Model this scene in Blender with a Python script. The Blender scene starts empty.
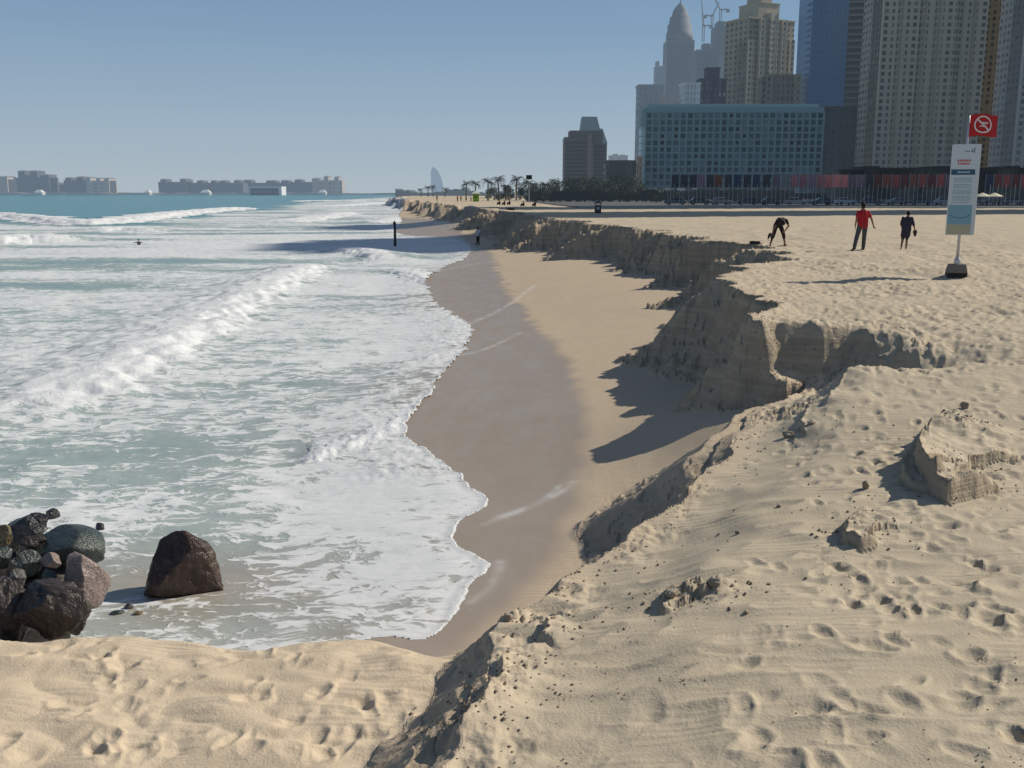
import bpy, bmesh, math, random
import numpy as np
from mathutils import Vector, Matrix
from math import radians, sin, cos, tan, pi, atan2, sqrt

scene = bpy.context.scene
COL = bpy.data.collections.new('beach'); scene.collection.children.link(COL)
C = COL.objects
random.seed(7)

# ---------------------------------------------------------------- camera
F = 35.0/36.0*1024; CZ = 5.4; HOR = 193.0
PITCH = math.atan((384-HOR)/F)
cam_d = bpy.data.cameras.new('camera'); cam = bpy.data.objects.new('camera', cam_d)
C.link(cam); cam.location = (0, 0, CZ); cam.rotation_euler = (pi/2-PITCH, 0, 0)
cam_d.lens = 35; cam_d.sensor_width = 36; cam_d.clip_end = 30000; cam_d.clip_start = .1
scene.camera = cam
CP, SP = cos(PITCH), sin(PITCH)
def ray(px, py):
    return (px-512.0, F*CP+(384.0-py)*SP, -F*SP+(384.0-py)*CP)
def at(px, py, z):                       # pixel -> world point at height z
    d = ray(px, py); t = (z-CZ)/d[2]
    return (d[0]*t, d[1]*t)
def atY(px, py, Y):                      # pixel -> world point at depth Y
    d = ray(px, py); t = Y/d[1]
    return (d[0]*t, Y, CZ+d[2]*t)

# ---------------------------------------------------------------- numpy noise
_PR = np.random.RandomState(12).permutation(1024).astype(np.int32); _PR = np.concatenate([_PR, _PR]); _PR3 = np.concatenate([_PR, _PR])
_GA = np.arange(1024)*2*np.pi/1024
_GX, _GY = np.cos(_GA), np.sin(_GA)
_GX = _GX.astype(np.float32); _GY = _GY.astype(np.float32)
def pn(x, y, seed=0):
    x, y = np.broadcast_arrays(np.asarray(x, float), np.asarray(y, float)); sh = x.shape
    x = x.reshape(-1); y = y.reshape(-1); out = np.empty(x.shape)
    for k in range(0, x.size, 20000): out[k:k+20000] = _pn(x[k:k+20000], y[k:k+20000], seed)
    return out.reshape(sh)
def _pn(x, y, seed):
    x = x+seed*37.13; y = y+seed*11.71
    ix = np.floor(x); iy = np.floor(y); fx = (x-ix).astype(np.float32); fy = (y-iy).astype(np.float32)
    ix = ix.astype(np.int32) & 1023; iy = iy.astype(np.int32) & 1023
    u = fx*fx*fx*(fx*(fx*6-15)+10); v = fy*fy*fy*(fy*(fy*6-15)+10)
    b0 = _PR.take(ix)+iy; b1 = _PR.take(ix+1)+iy; gx = fx-1; gy = fy-1
    h = _PR3.take(b0); n0 = _GX.take(h)*fx+_GY.take(h)*fy
    h = _PR3.take(b1); n1 = _GX.take(h)*gx+_GY.take(h)*fy
    h = _PR3.take(b0+1); n2 = _GX.take(h)*fx+_GY.take(h)*gy
    h = _PR3.take(b1+1); n3 = _GX.take(h)*gx+_GY.take(h)*gy
    a = n0+(n1-n0)*u
    return (a+(n2+(n3-n2)*u-a)*v)*1.5
def fbm(x, y, seed=0, o=4, gain=.5):
    s = 0; a = 1; t = 0
    for k in range(o):
        s = s+a*pn(x*2**k+k*17.3, y*2**k+k*9.1, seed+k); t += a; a *= gain
    return s/t*1.3
def sst(a, b, x):
    t = np.clip((x-a)/(b-a), 0, 1); return t*t*(3-2*t)
def smax(a, b, k):
    h = np.clip(.5+.5*(a-b)/k, 0, 1); return b+(a-b)*h+k*h*(1-h)

def catmull(P, n=4):
    P = [tuple(map(float, p)) for p in P]
    P = [tuple(2*a-b for a, b in zip(P[0], P[1]))]+P+[tuple(2*a-b for a, b in zip(P[-1], P[-2]))]
    out = []
    for i in range(1, len(P)-2):
        for k in range(n):
            t = k/n
            out.append(tuple(.5*(2*b+(c-a)*t+(2*a-5*b+4*c-d)*t*t+(-a+3*b-3*c+d)*t**3) for a, b, c, d in zip(P[i-1], P[i], P[i+1], P[i+2])))
    out.append(P[-2]); return np.array(out)

def polydist(x, y, P):
    """distance, signed so that the RIGHT side of the polyline is positive, and arclength"""
    x = np.asarray(x, float)+0*y; y = np.asarray(y, float)+0*x
    if x.ndim == 2 and x.size > 20000:
        D = np.empty(x.shape); S = np.empty(x.shape); n = len(P)-1
        for i in range(0, x.shape[0], 30):
            for j in range(0, x.shape[1], 240):
                X = x[i:i+30, j:j+240]; Y = y[i:i+30, j:j+240]
                k = _nearest(X[::6, ::12], Y[::6, ::12], P); k = np.union1d(k, _nearest(X[-1:, ::12], Y[-1:, ::12], P)); k = np.union1d(k, _nearest(X[::6, -1:], Y[::6, -1:], P))
                sel = np.zeros(n+4, bool)
                for q in (-2, -1, 0, 1, 2): sel[np.clip(k+q, 0, n-1)] = True
                D[i:i+30, j:j+240], S[i:i+30, j:j+240] = _polydist(X, Y, P, sel)
        return D, S
    return _polydist(x, y, P, None)
def _nearest(x, y, P):
    A = P[:-1, :2]; dv = P[1:, :2]-A; l2 = np.maximum((dv**2).sum(1), 1e-12)
    px = x.reshape(-1, 1)-A[:, 0]; py = y.reshape(-1, 1)-A[:, 1]
    t = np.clip((px*dv[:, 0]+py*dv[:, 1])/l2, 0, 1)
    return np.unique(np.argmin((px-t*dv[:, 0])**2+(py-t*dv[:, 1])**2, 1))
def _polydist(x, y, P, sel):
    best = np.full(x.shape, 1e18); sg = np.zeros(x.shape); sa = np.zeros(x.shape); L = 0.
    for i in range(len(P)-1):
        ax, ay = P[i][:2]; dx, dy = P[i+1][0]-ax, P[i+1][1]-ay
        l2 = dx*dx+dy*dy; l = sqrt(l2)
        if l < 1e-6: continue
        if sel is not None and not sel[i]: L += l; continue
        tr = ((x-ax)*dx+(y-ay)*dy)/l2
        t = np.clip(tr, 0, 1)
        ex = x-ax-t*dx; ey = y-ay-t*dy
        d2 = ex*ex+ey*ey
        cr = (dy*(x-ax)-dx*(y-ay))/l
        ep = 1e-7*(1+d2)
        m = (d2 < best-ep) | ((np.abs(d2-best) <= ep) & (np.abs(cr) > np.abs(sg)))
        best = np.where(m, d2, best); sg = np.where(m, cr, sg); sa = np.where(m, L+t*l, sa)
        L += l
    return np.sqrt(best)*np.where(sg >= 0, 1, -1), sa

# ---------------------------------------------------------------- curves of the shore
EDGE_PX = [(440,768,1.85),(463,712,1.85),(488,684,1.8),(496,655,1.7),(508,626,1.6),(530,606,1.5),(560,584,1.5),(600,557,1.5),
    (640,530,1.55),(680,497,1.62),(720,462,1.72),(748,430,1.74),(775,402,1.74),(806,384,1.74)]
EDGE = [(-1.6, 2.0, 1.9), (-.95, 4.2, 1.9)]+[at(*p)+(p[2],) for p in EDGE_PX]+[(5.35,18.95,1.9),(4.95,19.35,2.1),(4.78,19.75,2.8),(4.8,20.3,2.93),(4.95,21.3,2.98)]+[at(*p)+(p[2],) for p in [(750,300,3.0),(754,275,3.1),(750,257,3.15),
    (742,247,3.2),(700,238,3.2),(668,233,3.2),(640,230,3.2),(610,226,3.2),(580,221,3.2),(550,217.5,3.2),(520,213,3.2),(490,209,3.2),
    (462,205.8,3.2),(445,203.6,3.2),(432,202,3.2),(420,200.2,3.2)]]+[(-60,520,3.2),(-90,900,3.2),(-200,2600,3.2)]
EDGE = catmull(EDGE, 4)
_ES = np.concatenate([[0], np.cumsum(np.hypot(*(np.diff(EDGE[:, :2], axis=0).T)))])
SWASH_PX = [(352,648),(385,637),(425,640),(455,622),(470,590),(487,567),(474,552),(455,535),(464,519),(488,503),(478,490),(458,474),(436,456),
    (411,440),(409,424),(425,400),(446,370),(468,345),(475,331),(458,317),(438,305),(431,293),(430,278),(446,267),(466,259),(472,251),(468,243),
    (446,237),(412,236),(396,231),(402,223),(400,214),(405,207),(408,202)]
SWASH = [(-60, 7.0), (-20, 9.0), (-8, 9.7), (-4, 9.95), (-2.6, 10.1)]+[at(p[0], p[1], .12) for p in SWASH_PX]+[(-62, 500),(-95, 900),(-210, 2600)]
SWASH = catmull(SWASH, 5)                # seaward is the LEFT side
WET_PX = [(440,648),(462,636),(486,608),(520,580),(552,545),(572,500),(582,455),(583,415),(574,375),(555,345),(534,322),(514,300),(500,280),(494,262),(490,250),(470,240),(440,222)]
WET = catmull([(-3, 6)]+[at(p[0], p[1], .4) for p in WET_PX]+[(-40,300),(-60,600)], 4)
BLOCK = catmull([(2.4,19.5),(4.4,19.55),(5.3,19.75),(6.2,19.7),(6.9,19.35),(7.35,18.4),(8.2,17.8),(9.6,17.5),(12,17.2),(20,16.5)], 4)   # foot step south of the terrace
SLABS = [(938,455,.95,.55,.42,.35),(905,462,.5,.35,.30,.35)]

def bankline(x):       # far rim of the near bank
    return 8.75+.12*np.sin(x*1.3+.6)+.10*np.sin(x*3.1)+.18*sst(-4, -1.5, x)-.25*sst(-1.6,-.6,x)

def H(x, y, full=False):
    x = np.asarray(x, float); y = np.asarray(y, float)
    r = np.hypot(x, y)
    near = 1-sst(60, 160, r)
    wx = x+near*(.22*fbm(x*.7, y*.7, 3, 3)); wy = y+near*(.22*fbm(x*.7, y*.7, 4, 3))
    far = sst(19.5, 23, y)
    wx = wx+far*(1.3*pn(x*.16, y*.16, 5)+.7*pn(x*.45, y*.45, 6))*np.clip(.5+r/120, .5, 3)
    wy = wy+far*(1.0*pn(x*.2, y*.2, 7))
    u, s = polydist(wx, wy, EDGE)
    # flutes: vertical grooves that depend on the arclength only
    fl = .17*pn(s*1.3, s*0, 11)+.08*pn(s*4.1, s*0+3, 12)+.03*pn(s*9, s*0+4, 14)+.5*far*pn(s*.55, s*0+7, 13)
    u = u-1.5*np.clip(pn(s*.42, s*0+9, 15)+.15, 0, 1)*sst(21,24,y)*(1-sst(60,110,y))-.55*np.clip(pn(s*1.1, s*0+2, 16), 0, 1)*sst(20,22,y)*(1-sst(70,120,y))
    u0 = u
    u = u+fl*(.45+.55*sst(12,18,y))*(1-.7*sst(12,14,y)*(1-sst(16.5,18.5,y)))*np.clip(r/30, 1, 1.7)
    w, sw = polydist(x, y, SWASH)
    # --- beach
    wp = np.clip(w, 0, 30); q = .12+.045*wp+.012*wp*wp*sst(11, 16, y)
    B = np.where(w > 0, 1.32*(1-np.exp(-q/1.15))-.011, .12+.055*w)
    B = np.clip(B, -3.0, 1.4)
    B = B+.02*fbm(x*.3, y*.3, 21, 2)*sst(0, 3, w)+.66*np.exp(-(((x-4.8)/1.8)**2+((y-18.8)/2.6)**2))
    # near bank
    bl = bankline(x)
    bk = 1.33-.10*sst(7, 8.8, y)+.03*fbm(x*.8, y*.8, 22, 3) + .10*sst(-3.0,-6,x)
    t = (y-bl)
    bk = np.where(t > 0, bk-.62*t, bk-.0*t)
    bk = bk-.04*np.exp(-(t/.25)**2)
    bankm = sst(-.6, .25, .3-t)*sst(1.4,-.2,u0)
    B = smax(B, bk, .12)
    # --- upper ground
    U = np.interp(y, [0,5,7,9,11,13,16,19,22,27,35,60,110,165,1000], [2.25,2.2,2.12,2.05,2.1,2.2,2.5,2.80,2.93,3.0,3.15,3.2,3.08,2.85,2.85])
    dn = 1-sst(16, 21, y)
    U = U-dn*.50*np.exp(-np.clip(u0, 0, None)/1.5)
    v, sv = polydist(x+.15*fbm(x*1.2, y*1.2, 31, 3), y+.2*fbm(x*1.2, y*1.2, 32, 3), BLOCK)   # north of the line is the LEFT side
    v = -v+.12*pn(sv*2.2, sv*0, 33)
    hb = .85*(1-sst(6.6, 9.5, x))+.10
    m = sst(13.5, 15.5, y)
    top = np.interp(v, [-1.0,-.55,-.18,0,.15,3,9], [0,.17,.66,.93,1,1.0,1.0])
    lowU = U-.85*np.exp(-((x-5.6)/2.3)**2)*sst(16.6,18.3,y)
    hiU = U+(np.maximum(U, 2.93+.06*pn(x*.4, y*.4, 34))-U)*(1-sst(5.9, 7.3, x+.5*pn(x*.9, y*.9, 35)))
    U = U+(lowU+(hiU-lowU)*top-U)*m
    U = U - .05*np.exp(-np.clip(u0,0,None)/.5)*sst(18,26,y)
    # sand lumps and shallow undulations
    U = U+.05*fbm(x*.35, y*.35, 36, 2)*sst(2, 6, r)
    Ue = np.interp(s, _ES, EDGE[:, 2])
    U = Ue+(U-Ue)*sst(0, 1.6-1.45*sst(17.5,18.7,y)*(1-sst(20.5,22,y)), u0)
    # --- cliff profile
    ht = np.clip(U-B, .05, None)
    n = pn(x*.35, y*.35, 41)*.5+.5
    g = np.clip(.56+.4*pn(s*.28, s*0+1, 42), .3, .8)
    vert = sst(18.2, 19.5, y)*(1-sst(22, 26, y)); g = g*(1-.45*vert)
    slip = sst(13.2, 15.8, y)*(1-sst(17.0, 18.6, y)); g = g+(.93-g)*slip
    led = np.clip(.9*pn(s*.4, s*0+5, 43)+.2*pn(s*1.7,s*0,44), 0, 1)*far*np.clip(r/45,.6,2)
    wc = .30*ht*(.8-.25*sst(13,18,y))
    wt = np.clip(ht*g*1.45, .15, None)*(1-.62*vert)*(1-.12*slip)
    a = u
    f = np.where(a > 0, 1.0,
        np.where(a > -wc, 1+(a/wc)*(1-g)*.55,
        np.where(a > -wc-led, 1-(1-g)*.55-.05*(a+wc)/(-led-1e-6),
        np.where(a > -2*wc-led, (1-(1-g)*.55-.05)+((a+wc+led)/wc)*((1-(1-g)*.55-.05)-g),
                 g*np.clip(1+(a+2*wc+led)/wt, 0, 1)**1.5))))
    Z = B+(U-B)*f
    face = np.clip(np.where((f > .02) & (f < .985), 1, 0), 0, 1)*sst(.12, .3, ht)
    if full:
        return Z, dict(u=u, u0=u0, s=s, w=w, f=f, slip=slip, face=face, ht=ht, v=v, bankm=bankm, r=r, B=B)
    return Z

def ground(px, py):                      # where the ray through a pixel meets the ground
    d = np.array(ray(px, py)); t = np.geomspace(3, 900, 3000)/d[1]
    X, Y, Zr = d[0]*t, d[1]*t, CZ+d[2]*t
    h = H(X, Y); k = int(np.argmax(Zr < h))
    return (X[k], Y[k], float(h[k]))

# ---------------------------------------------------------------- object helpers
def setp(o, label=None, cat=None, group=None, kind=None):
    if label: o['label'] = label
    if cat: o['category'] = cat
    if group: o['group'] = group
    if kind: o['kind'] = kind
    return o
def linkmesh(name, me, mat=None, parent=None):
    o = bpy.data.objects.new(name, me); C.link(o)
    if mat is not None and len(me.materials) == 0: me.materials.append(mat)
    if parent is not None: o.parent = parent
    return o
def empty(name, loc=(0,0,0), rz=0):
    o = bpy.data.objects.new(name, None); C.link(o); o.location = loc; o.rotation_euler = (0,0,rz); o.empty_display_size = .2
    return o
def copytree(o, parent=None):
    c = o.copy(); C.link(c); c.parent = parent
    for ch in list(o.children): copytree(ch, c)
    return c
def gridmesh(name, X, Y, Z, keep=None, attrs={}, smooth=True):
    nr, nc = X.shape
    co = np.stack([X, Y, Z], -1).reshape(-1, 3).astype(np.float32)
    idx = np.arange(nr*nc).reshape(nr, nc)
    q = np.stack([idx[:-1, :-1], idx[:-1, 1:], idx[1:, 1:], idx[1:, :-1]], -1).reshape(-1, 4)
    if keep is not None:
        k = (keep[:-1, :-1] & keep[:-1, 1:] & keep[1:, 1:] & keep[1:, :-1]).reshape(-1)
        q = q[k]
        used = np.zeros(nr*nc, bool); used[q.reshape(-1)] = True
        remap = np.cumsum(used)-1; q = remap[q]; co = co[used]
        attrs = {k2: a.reshape(-1)[used] for k2, a in attrs.items()}
    me = bpy.data.meshes.new(name)
    me.vertices.add(len(co)); me.vertices.foreach_set('co', co.reshape(-1))
    me.loops.add(q.size); me.loops.foreach_set('vertex_index', q.reshape(-1).astype(np.int32))
    me.polygons.add(len(q)); me.polygons.foreach_set('loop_start', (np.arange(len(q))*4).astype(np.int32))
    me.update(calc_edges=True)
    if smooth: me.polygons.foreach_set('use_smooth', np.ones(len(q), bool))
    for k2, a in attrs.items():
        at_ = me.attributes.new(k2, 'FLOAT', 'POINT'); at_.data.foreach_set('value', a.reshape(-1).astype(np.float32))
    return me

# ---------------------------------------------------------------- material helpers
class N:
    def __init__(s, name):
        s.m = bpy.data.materials.new(name); s.m.use_nodes = True; s.t = s.m.node_tree; s.t.nodes.clear()
        s.out = s.t.nodes.new('ShaderNodeOutputMaterial')
    def n(s, typ, **k):
        nd = s.t.nodes.new(typ)
        for a, b in k.items(): setattr(nd, a, b)
        return nd
    def l(s, a, b): s.t.links.new(a, b)
    def put(s, sock, v):
        if isinstance(v, bpy.types.NodeSocket): s.l(v, sock)
        else: sock.default_value = v
    def math(s, op, a, b=None, c=None, clamp=False):
        nd = s.n('ShaderNodeMath', operation=op); nd.use_clamp = clamp
        s.put(nd.inputs[0], a)
        if b is not None: s.put(nd.inputs[1], b)
        if c is not None: s.put(nd.inputs[2], c)
        return nd.outputs[0]
    def mix(s, f, a, b):
        nd = s.n('ShaderNodeMix', data_type='RGBA'); s.put(nd.inputs[0], f)
        s.put(nd.inputs[6], a if isinstance(a, bpy.types.NodeSocket) else (*a[:3], 1)); s.put(nd.inputs[7], b if isinstance(b, bpy.types.NodeSocket) else (*b[:3], 1))
        return nd.outputs[2]
    def mapr(s, v, a, b, c=0., d=1., smooth=False):
        nd = s.n('ShaderNodeMapRange'); nd.interpolation_type = 'SMOOTHSTEP' if smooth else 'LINEAR'
        for i, q in enumerate((v, a, b, c, d)): s.put(nd.inputs[i], q)
        return nd.outputs[0]
    def coord(s, kind='Object', scale=(1,1,1), rot=(0,0,0)):
        tc = s.n('ShaderNodeTexCoord'); mp = s.n('ShaderNodeMapping'); mp.inputs['Scale'].default_value = scale; mp.inputs['Rotation'].default_value = rot
        s.l(tc.outputs[kind], mp.inputs[0]); return mp.outputs[0]
    def noise(s, vec, scale, detail=3, rough=.5, dist=0.):
        nd = s.n('ShaderNodeTexNoise'); s.l(vec, nd.inputs['Vector']); nd.inputs['Scale'].default_value = scale
        nd.inputs['Detail'].default_value = detail; nd.inputs['Roughness'].default_value = rough; nd.inputs['Distortion'].default_value = dist
        return nd.outputs[0]
    def attr(s, name):
        nd = s.n('ShaderNodeAttribute', attribute_name=name); return nd.outputs['Fac']
    def bump(s, h, strength=.5, dist=.02, normal=None):
        nd = s.n('ShaderNodeBump'); s.put(nd.inputs['Height'], h); nd.inputs['Strength'].default_value = strength; nd.inputs['Distance'].default_value = dist
        if normal is not None: s.l(normal, nd.inputs['Normal'])
        return nd.outputs[0]
    def pbr(s, color, rough=.6, normal=None, spec=.5, metal=0., **k):
        p = s.n('ShaderNodeBsdfPrincipled')
        s.put(p.inputs['Base Color'], color if isinstance(color, bpy.types.NodeSocket) else (*color[:3], 1))
        s.put(p.inputs['Roughness'], rough); s.put(p.inputs['Specular IOR Level'], spec); s.put(p.inputs['Metallic'], metal)
        if normal is not None: s.l(normal, p.inputs['Normal'])
        for a, b in k.items(): s.put(p.inputs[a.replace('_', ' ')], b)
        return p.outputs[0]
    def done(s, sh): s.l(sh, s.out.inputs[0]); return s.m

def sand_material():
    s = N('sand'); v = s.coord()
    wet = s.attr('wet'); face = s.attr('face'); grey = s.attr('grey'); dark = s.attr('dark')
    n1 = s.noise(v, 1.1, 4, .6); n2 = s.noise(v, 9, 4, .6); n3 = s.noise(v, 160, 2, .6); n4 = s.noise(v, 38, 3, .65)
    warm = s.mix(n1, (.60,.495,.36), (.67,.56,.415))
    cool = s.mix(n1, (.48,.415,.31), (.56,.485,.365))
    c = s.mix(grey, warm, cool)
    c = s.mix(s.math('MULTIPLY', s.attr('tan'), .62), c, (.475,.38,.28))
    c = s.mix(s.mapr(n2, .35, .75, 0, .35), c, (.40,.335,.245))
    st = s.noise(s.coord(scale=(.25,.25,7)), 1.0, 4, .65); st2 = s.noise(s.coord(scale=(6,6,.5)), .8, 4, .65)
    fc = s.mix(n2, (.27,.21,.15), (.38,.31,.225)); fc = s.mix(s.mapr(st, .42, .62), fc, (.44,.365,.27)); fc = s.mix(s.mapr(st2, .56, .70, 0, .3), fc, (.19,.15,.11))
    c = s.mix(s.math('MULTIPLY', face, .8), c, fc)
    c = s.mix(s.mapr(n3, .45, .75, 0, .35), c, (.30,.25,.19))
    c = s.mix(s.mapr(n4, .62, .75, 0, .3), c, (.25,.21,.16))
    c = s.mix(dark, c, (.13,.11,.09))
    wn = s.noise(s.coord(scale=(1,.35,1), rot=(0,0,.35)), 1.6, 4, .6)
    wc = s.mix(wn, (.285,.23,.18), (.375,.31,.245))
    c = s.mix(wet, c, wc)
    c = s.mix(s.math('MULTIPLY', s.attr('resid'), .6), c, (.62,.61,.58))
    wsp = s.noise(s.coord(scale=(1,.5,1)), 22, 2, .6); c = s.mix(s.math('MULTIPLY', s.mapr(wsp, .66, .74), s.math('MULTIPLY', wet, .25)), c, (.6,.58,.55))
    rough = s.mapr(s.math('ADD', wet, s.math('MULTIPLY', s.math('SUBTRACT', wn, .5), .5)), .55, 1.15, .92, .28)
    rip = s.n('ShaderNodeTexWave', wave_type='BANDS', bands_direction='Y')
    s.l(s.coord(scale=(.35,1,1), rot=(0,0,.25)), rip.inputs['Vector']); rip.inputs['Scale'].default_value = 3.2
    rip.inputs['Distortion'].default_value = 5.5; rip.inputs['Detail'].default_value = 2; rip.inputs['Detail Scale'].default_value = 1.1
    h = s.math('ADD', s.math('MULTIPLY', n4, .55), s.math('MULTIPLY', n3, .18))
    h = s.math('ADD', h, s.math('MULTIPLY', rip.outputs[1], s.math('MULTIPLY', s.mapr(n1, .45, .6), .35)))
    h = s.math('ADD', h, s.math('MULTIPLY', s.math('ADD', n2, s.math('ADD', s.math('MULTIPLY', st, 1.8), s.math('MULTIPLY', st2, .5))), s.math('MULTIPLY', face, 2.0)))
    h = s.math('MULTIPLY', h, s.mapr(wet, 0, .8, 1, .12))
    nrm = s.bump(h, .55, .03)
    return s.done(s.pbr(c, rough, nrm, spec=s.mapr(wet, 0, 1, .1, .5)))

# ---------------------------------------------------------------- terrain mesh
def polargrid(a0, a1, na, radii):
    a = np.radians(np.linspace(a0, a1, na)); A, R = np.meshgrid(a, radii)
    return R*np.sin(A), R*np.cos(A)
radii = np.concatenate([np.geomspace(2.6, 150, 1080), np.geomspace(150, 6000, 150)[1:]])
NA = 1450; A0, A1 = -40., 40.
TX, TY = polargrid(A0, A1, NA, radii)
TZ, I = H(TX, TY, True)
R = I['r']; ups = (I['f'] > .97); landm = sst(0.1, .5, I['w'])
# detail relief ---------------------------------------------------
nearf = 1-sst(35, 90, R)
isup = sst(-.1, .35, I['u0'])
smoothzone = np.clip(1-sst(11.5, 17, TY), 0, 1)
# wind-worn undulations of the near sand
rx = TX*.9+TY*.25; ry = TY*2.3-TX*.55
rid = 1-np.abs(pn(rx*.85, ry, 51)*1.5+.3*pn(rx*2, ry*2, 52))
und = .050*(np.clip(rid, 0, 1)**2-.5)*(.4+.6*sst(-.3,.3,pn(TX*.5,TY*.5,54)))+.024*fbm(TX*1.2, TY*1.8, 53, 2)
TZ += (isup*smoothzone)*und*sst(2.5, 5, R)
bm_ = I['bankm']
lump = .05*(np.abs(pn(TX*1.2+.3*TY, TY*2.0, 55))*1.6-.4)+.02*fbm(TX*1.8, TY*2.6, 56, 2)
TZ += bm_*lump
# trampled ground farther off
tr = isup*sst(13, 18, TY)*nearf
cell = -np.abs(pn(TX*2.1, TY*2.1, 57))*.9+.5*fbm(TX*4.2, TY*4.2, 58, 3)
patch = .45+.55*sst(-.25, .35, fbm(TX*.22, TY*.3, 59, 2))
TZ += tr*cell*(.06+.035*(1-sst(30,45,R)))*patch+tr*.13*fbm(TX*.3, TY*.3, 67, 3)*sst(0,2,I['u0'])
TZ += isup*sst(25, 40, R)*(1-sst(150, 400, R))*.05*fbm(TX*.8, TY*.8, 60, 3)
# rough blocky material on the faces
fz = I['face']*(1-.85*I['slip'])*np.clip(I['ht'], .2, 1.5)*(1-sst(150,300,R))
TZ += fz*(.10*fbm(TX*1.6, TY*1.6, 61, 4)+.05*np.sign(pn(TX*3, TY*3, 62))*.5)*np.clip(R/30,.5,1.5)
# crumbled crust along the rim
rim = np.exp(-((I['u0']-.15)/.35)**2)
TZ += rim*(1-.6*I['slip'])*(.045*fbm(TX*5, TY*5, 63, 3))*sst(-.3,.4,fbm(TX*.9,TY*.9,66,2))*(1-sst(60,120,R))
# smooth beach
beach = (1-isup)*(I['f'] < .03)*landm*(1-bm_)
TZ += beach*(.006*fbm(TX*1.2, TY*1.2, 64, 3))
toe = sst(0,.02,I['f'])*(1-sst(.06,.25,I['f']))*(1-bm_)*sst(13,17,TY)*(1-sst(60,120,R))
TZ += toe*np.clip(fbm(TX*2.8, TY*2.8, 65, 3)-.1, 0, 1)*.22
darkm = np.zeros_like(TZ)
faceadd = np.zeros_like(TZ)
da = (A1-A0)/(NA-1)
def window(cx, cy, rad):
    r = math.hypot(cx, cy); a = math.degrees(math.atan2(cx, cy)); dr = rad; dA = math.degrees(rad/r)
    i0, i1 = np.searchsorted(radii, [r-dr, r+dr]); j0 = int((a-dA-A0)/da); j1 = int((a+dA-A0)/da)+2
    return slice(max(i0,0), i1+1), slice(max(j0,0), max(j1,0))
def stamp(cx, cy, ang, L, W, depth, rimh=.35):
    w = window(cx, cy, L*1.6); x = TX[w]-cx; y = TY[w]-cy
    if x.size == 0: return
    a = (x*cos(ang)+y*sin(ang))/L; b = (-x*sin(ang)+y*cos(ang))/W
    q = np.sqrt(a*a+b*b)+.30*pn(x*5+cx*7, y*5+cy*5, 77)+.12*pn(x*14+cx*7, y*14+cy*5, 78)
    depth *= .5
    TZ[w] += -depth*(1-sst(.0, 1.25, q))*(1+.45*a)+depth*rimh*np.exp(-((q-1.25)/.3)**2)*(1-.6*b)
def ledge(px, z, h, decay, seed, soft=.05):
    P = catmull([at(a, b, z) for a, b in px], 4); c = P.mean(0); rad = np.hypot(*(P-c).T).max()+decay*2.5
    w = window(c[0], c[1], rad); x = TX[w]; y = TY[w]
    d, s_ = polydist(x+.07*fbm(x*2.5, y*2.5, seed, 3)+.008*fbm(x*14, y*14, seed+2, 2), y+.07*fbm(x*3, y*3, seed+5, 3), P); L = np.hypot(*np.diff(P, axis=0).T).sum(); d = -d
    e = np.minimum(s_, L-s_)/L
    m = sst(-soft, soft*.4, d)*np.exp(-(np.clip(d, 0, None)/decay)**1.5)*sst(-.001, .14, e)
    TZ[w] += h*m*(1+.18*fbm(x*2.5, y*2.5, seed+9, 3)); faceadd[w] = np.maximum(faceadd[w], m*(1-sst(-.02, .08, d))*.9)
def rubble(px, py, z, rx_, ry_, h, seed, ang=0.):
    cx, cy = at(px, py, z); w = window(cx, cy, max(rx_, ry_)*2); x = TX[w]-cx; y = TY[w]-cy; a = x*cos(ang)+y*sin(ang); b = -x*sin(ang)+y*cos(ang)
    q = np.exp(-((a/rx_)**2+(b/ry_)**2)*1.3); n = np.abs(pn(x*5+seed, y*5, seed))*1.4+.8*fbm(x*11, y*11, seed+3, 3)
    TZ[w] += h*q*np.clip(n, -.1, 1); darkm[w] = np.maximum(darkm[w], .35*q*sst(.1, .5, n))
rng = random.Random(4)
ledge([(968,399),(946,405),(932,412),(921,424),(923,441),(936,455),(950,463),(972,458),(990,453),(1012,449)], 2.5, .27, .9, 201)
ledge([(925,438),(908,446),(906,458),(914,468),(938,472),(955,468)], 2.3, .14, .45, 211)
ledge([(876,500),(858,505),(848,514),(850,527),(864,532),(884,526)], 2.15, .13, .30, 221)
ledge([(560,608),(550,616),(545,626),(530,634)], 1.75, .10, .22, 231)
ledge([(700,574),(672,584),(664,596),(680,600)], 1.95, .07, .30, 241)
ledge([(722,576),(708,585),(700,594)], 1.95, .06, .2, 251)
ledge([(512,640),(500,660),(494,690),(470,715),(448,745)], 1.85, .07, .25, 261)
ledge([(815,404),(800,420),(806,434)], 2.0, .10, .45, 271); ledge([(860,382),(838,396),(822,412)], 2.1, .12, .5, 281)
ledge([(1010,560),(985,566),(968,580)], 2.15, .05, .3, 291)
rubble(700, 586, 1.95, .36, .18, .08, 301, .2); rubble(862, 512, 2.15, .35, .25, .03, 311); rubble(962, 412, 2.5, .40, .3, .035, 321); rubble(790, 402, 2.0, .7, .4, .13, 331); rubble(980, 470, 2.3, .5, .2, .06, 341)
rubble(470, 700, 1.85, .22, .8, .05, 351, -.5); rubble(530, 610, 1.6, .5, .2, .08, 361); rubble(640, 470, .9, .5, .5, .04, 371)
def prints(n, boxpx, zmin, dmin, dmax, size=(.13,.075)):
    x0,y0,x1,y1 = boxpx
    for _ in range(n):
        px = rng.uniform(x0, x1); py = rng.uniform(y0, y1)
        g = at(px, py, zmin)
        stamp(g[0], g[1], rng.gauss(1.2, .8), size[0]*rng.uniform(.8,1.25), size[1]*rng.uniform(.8,1.3), rng.uniform(dmin, dmax), rng.uniform(.1,.45))
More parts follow.
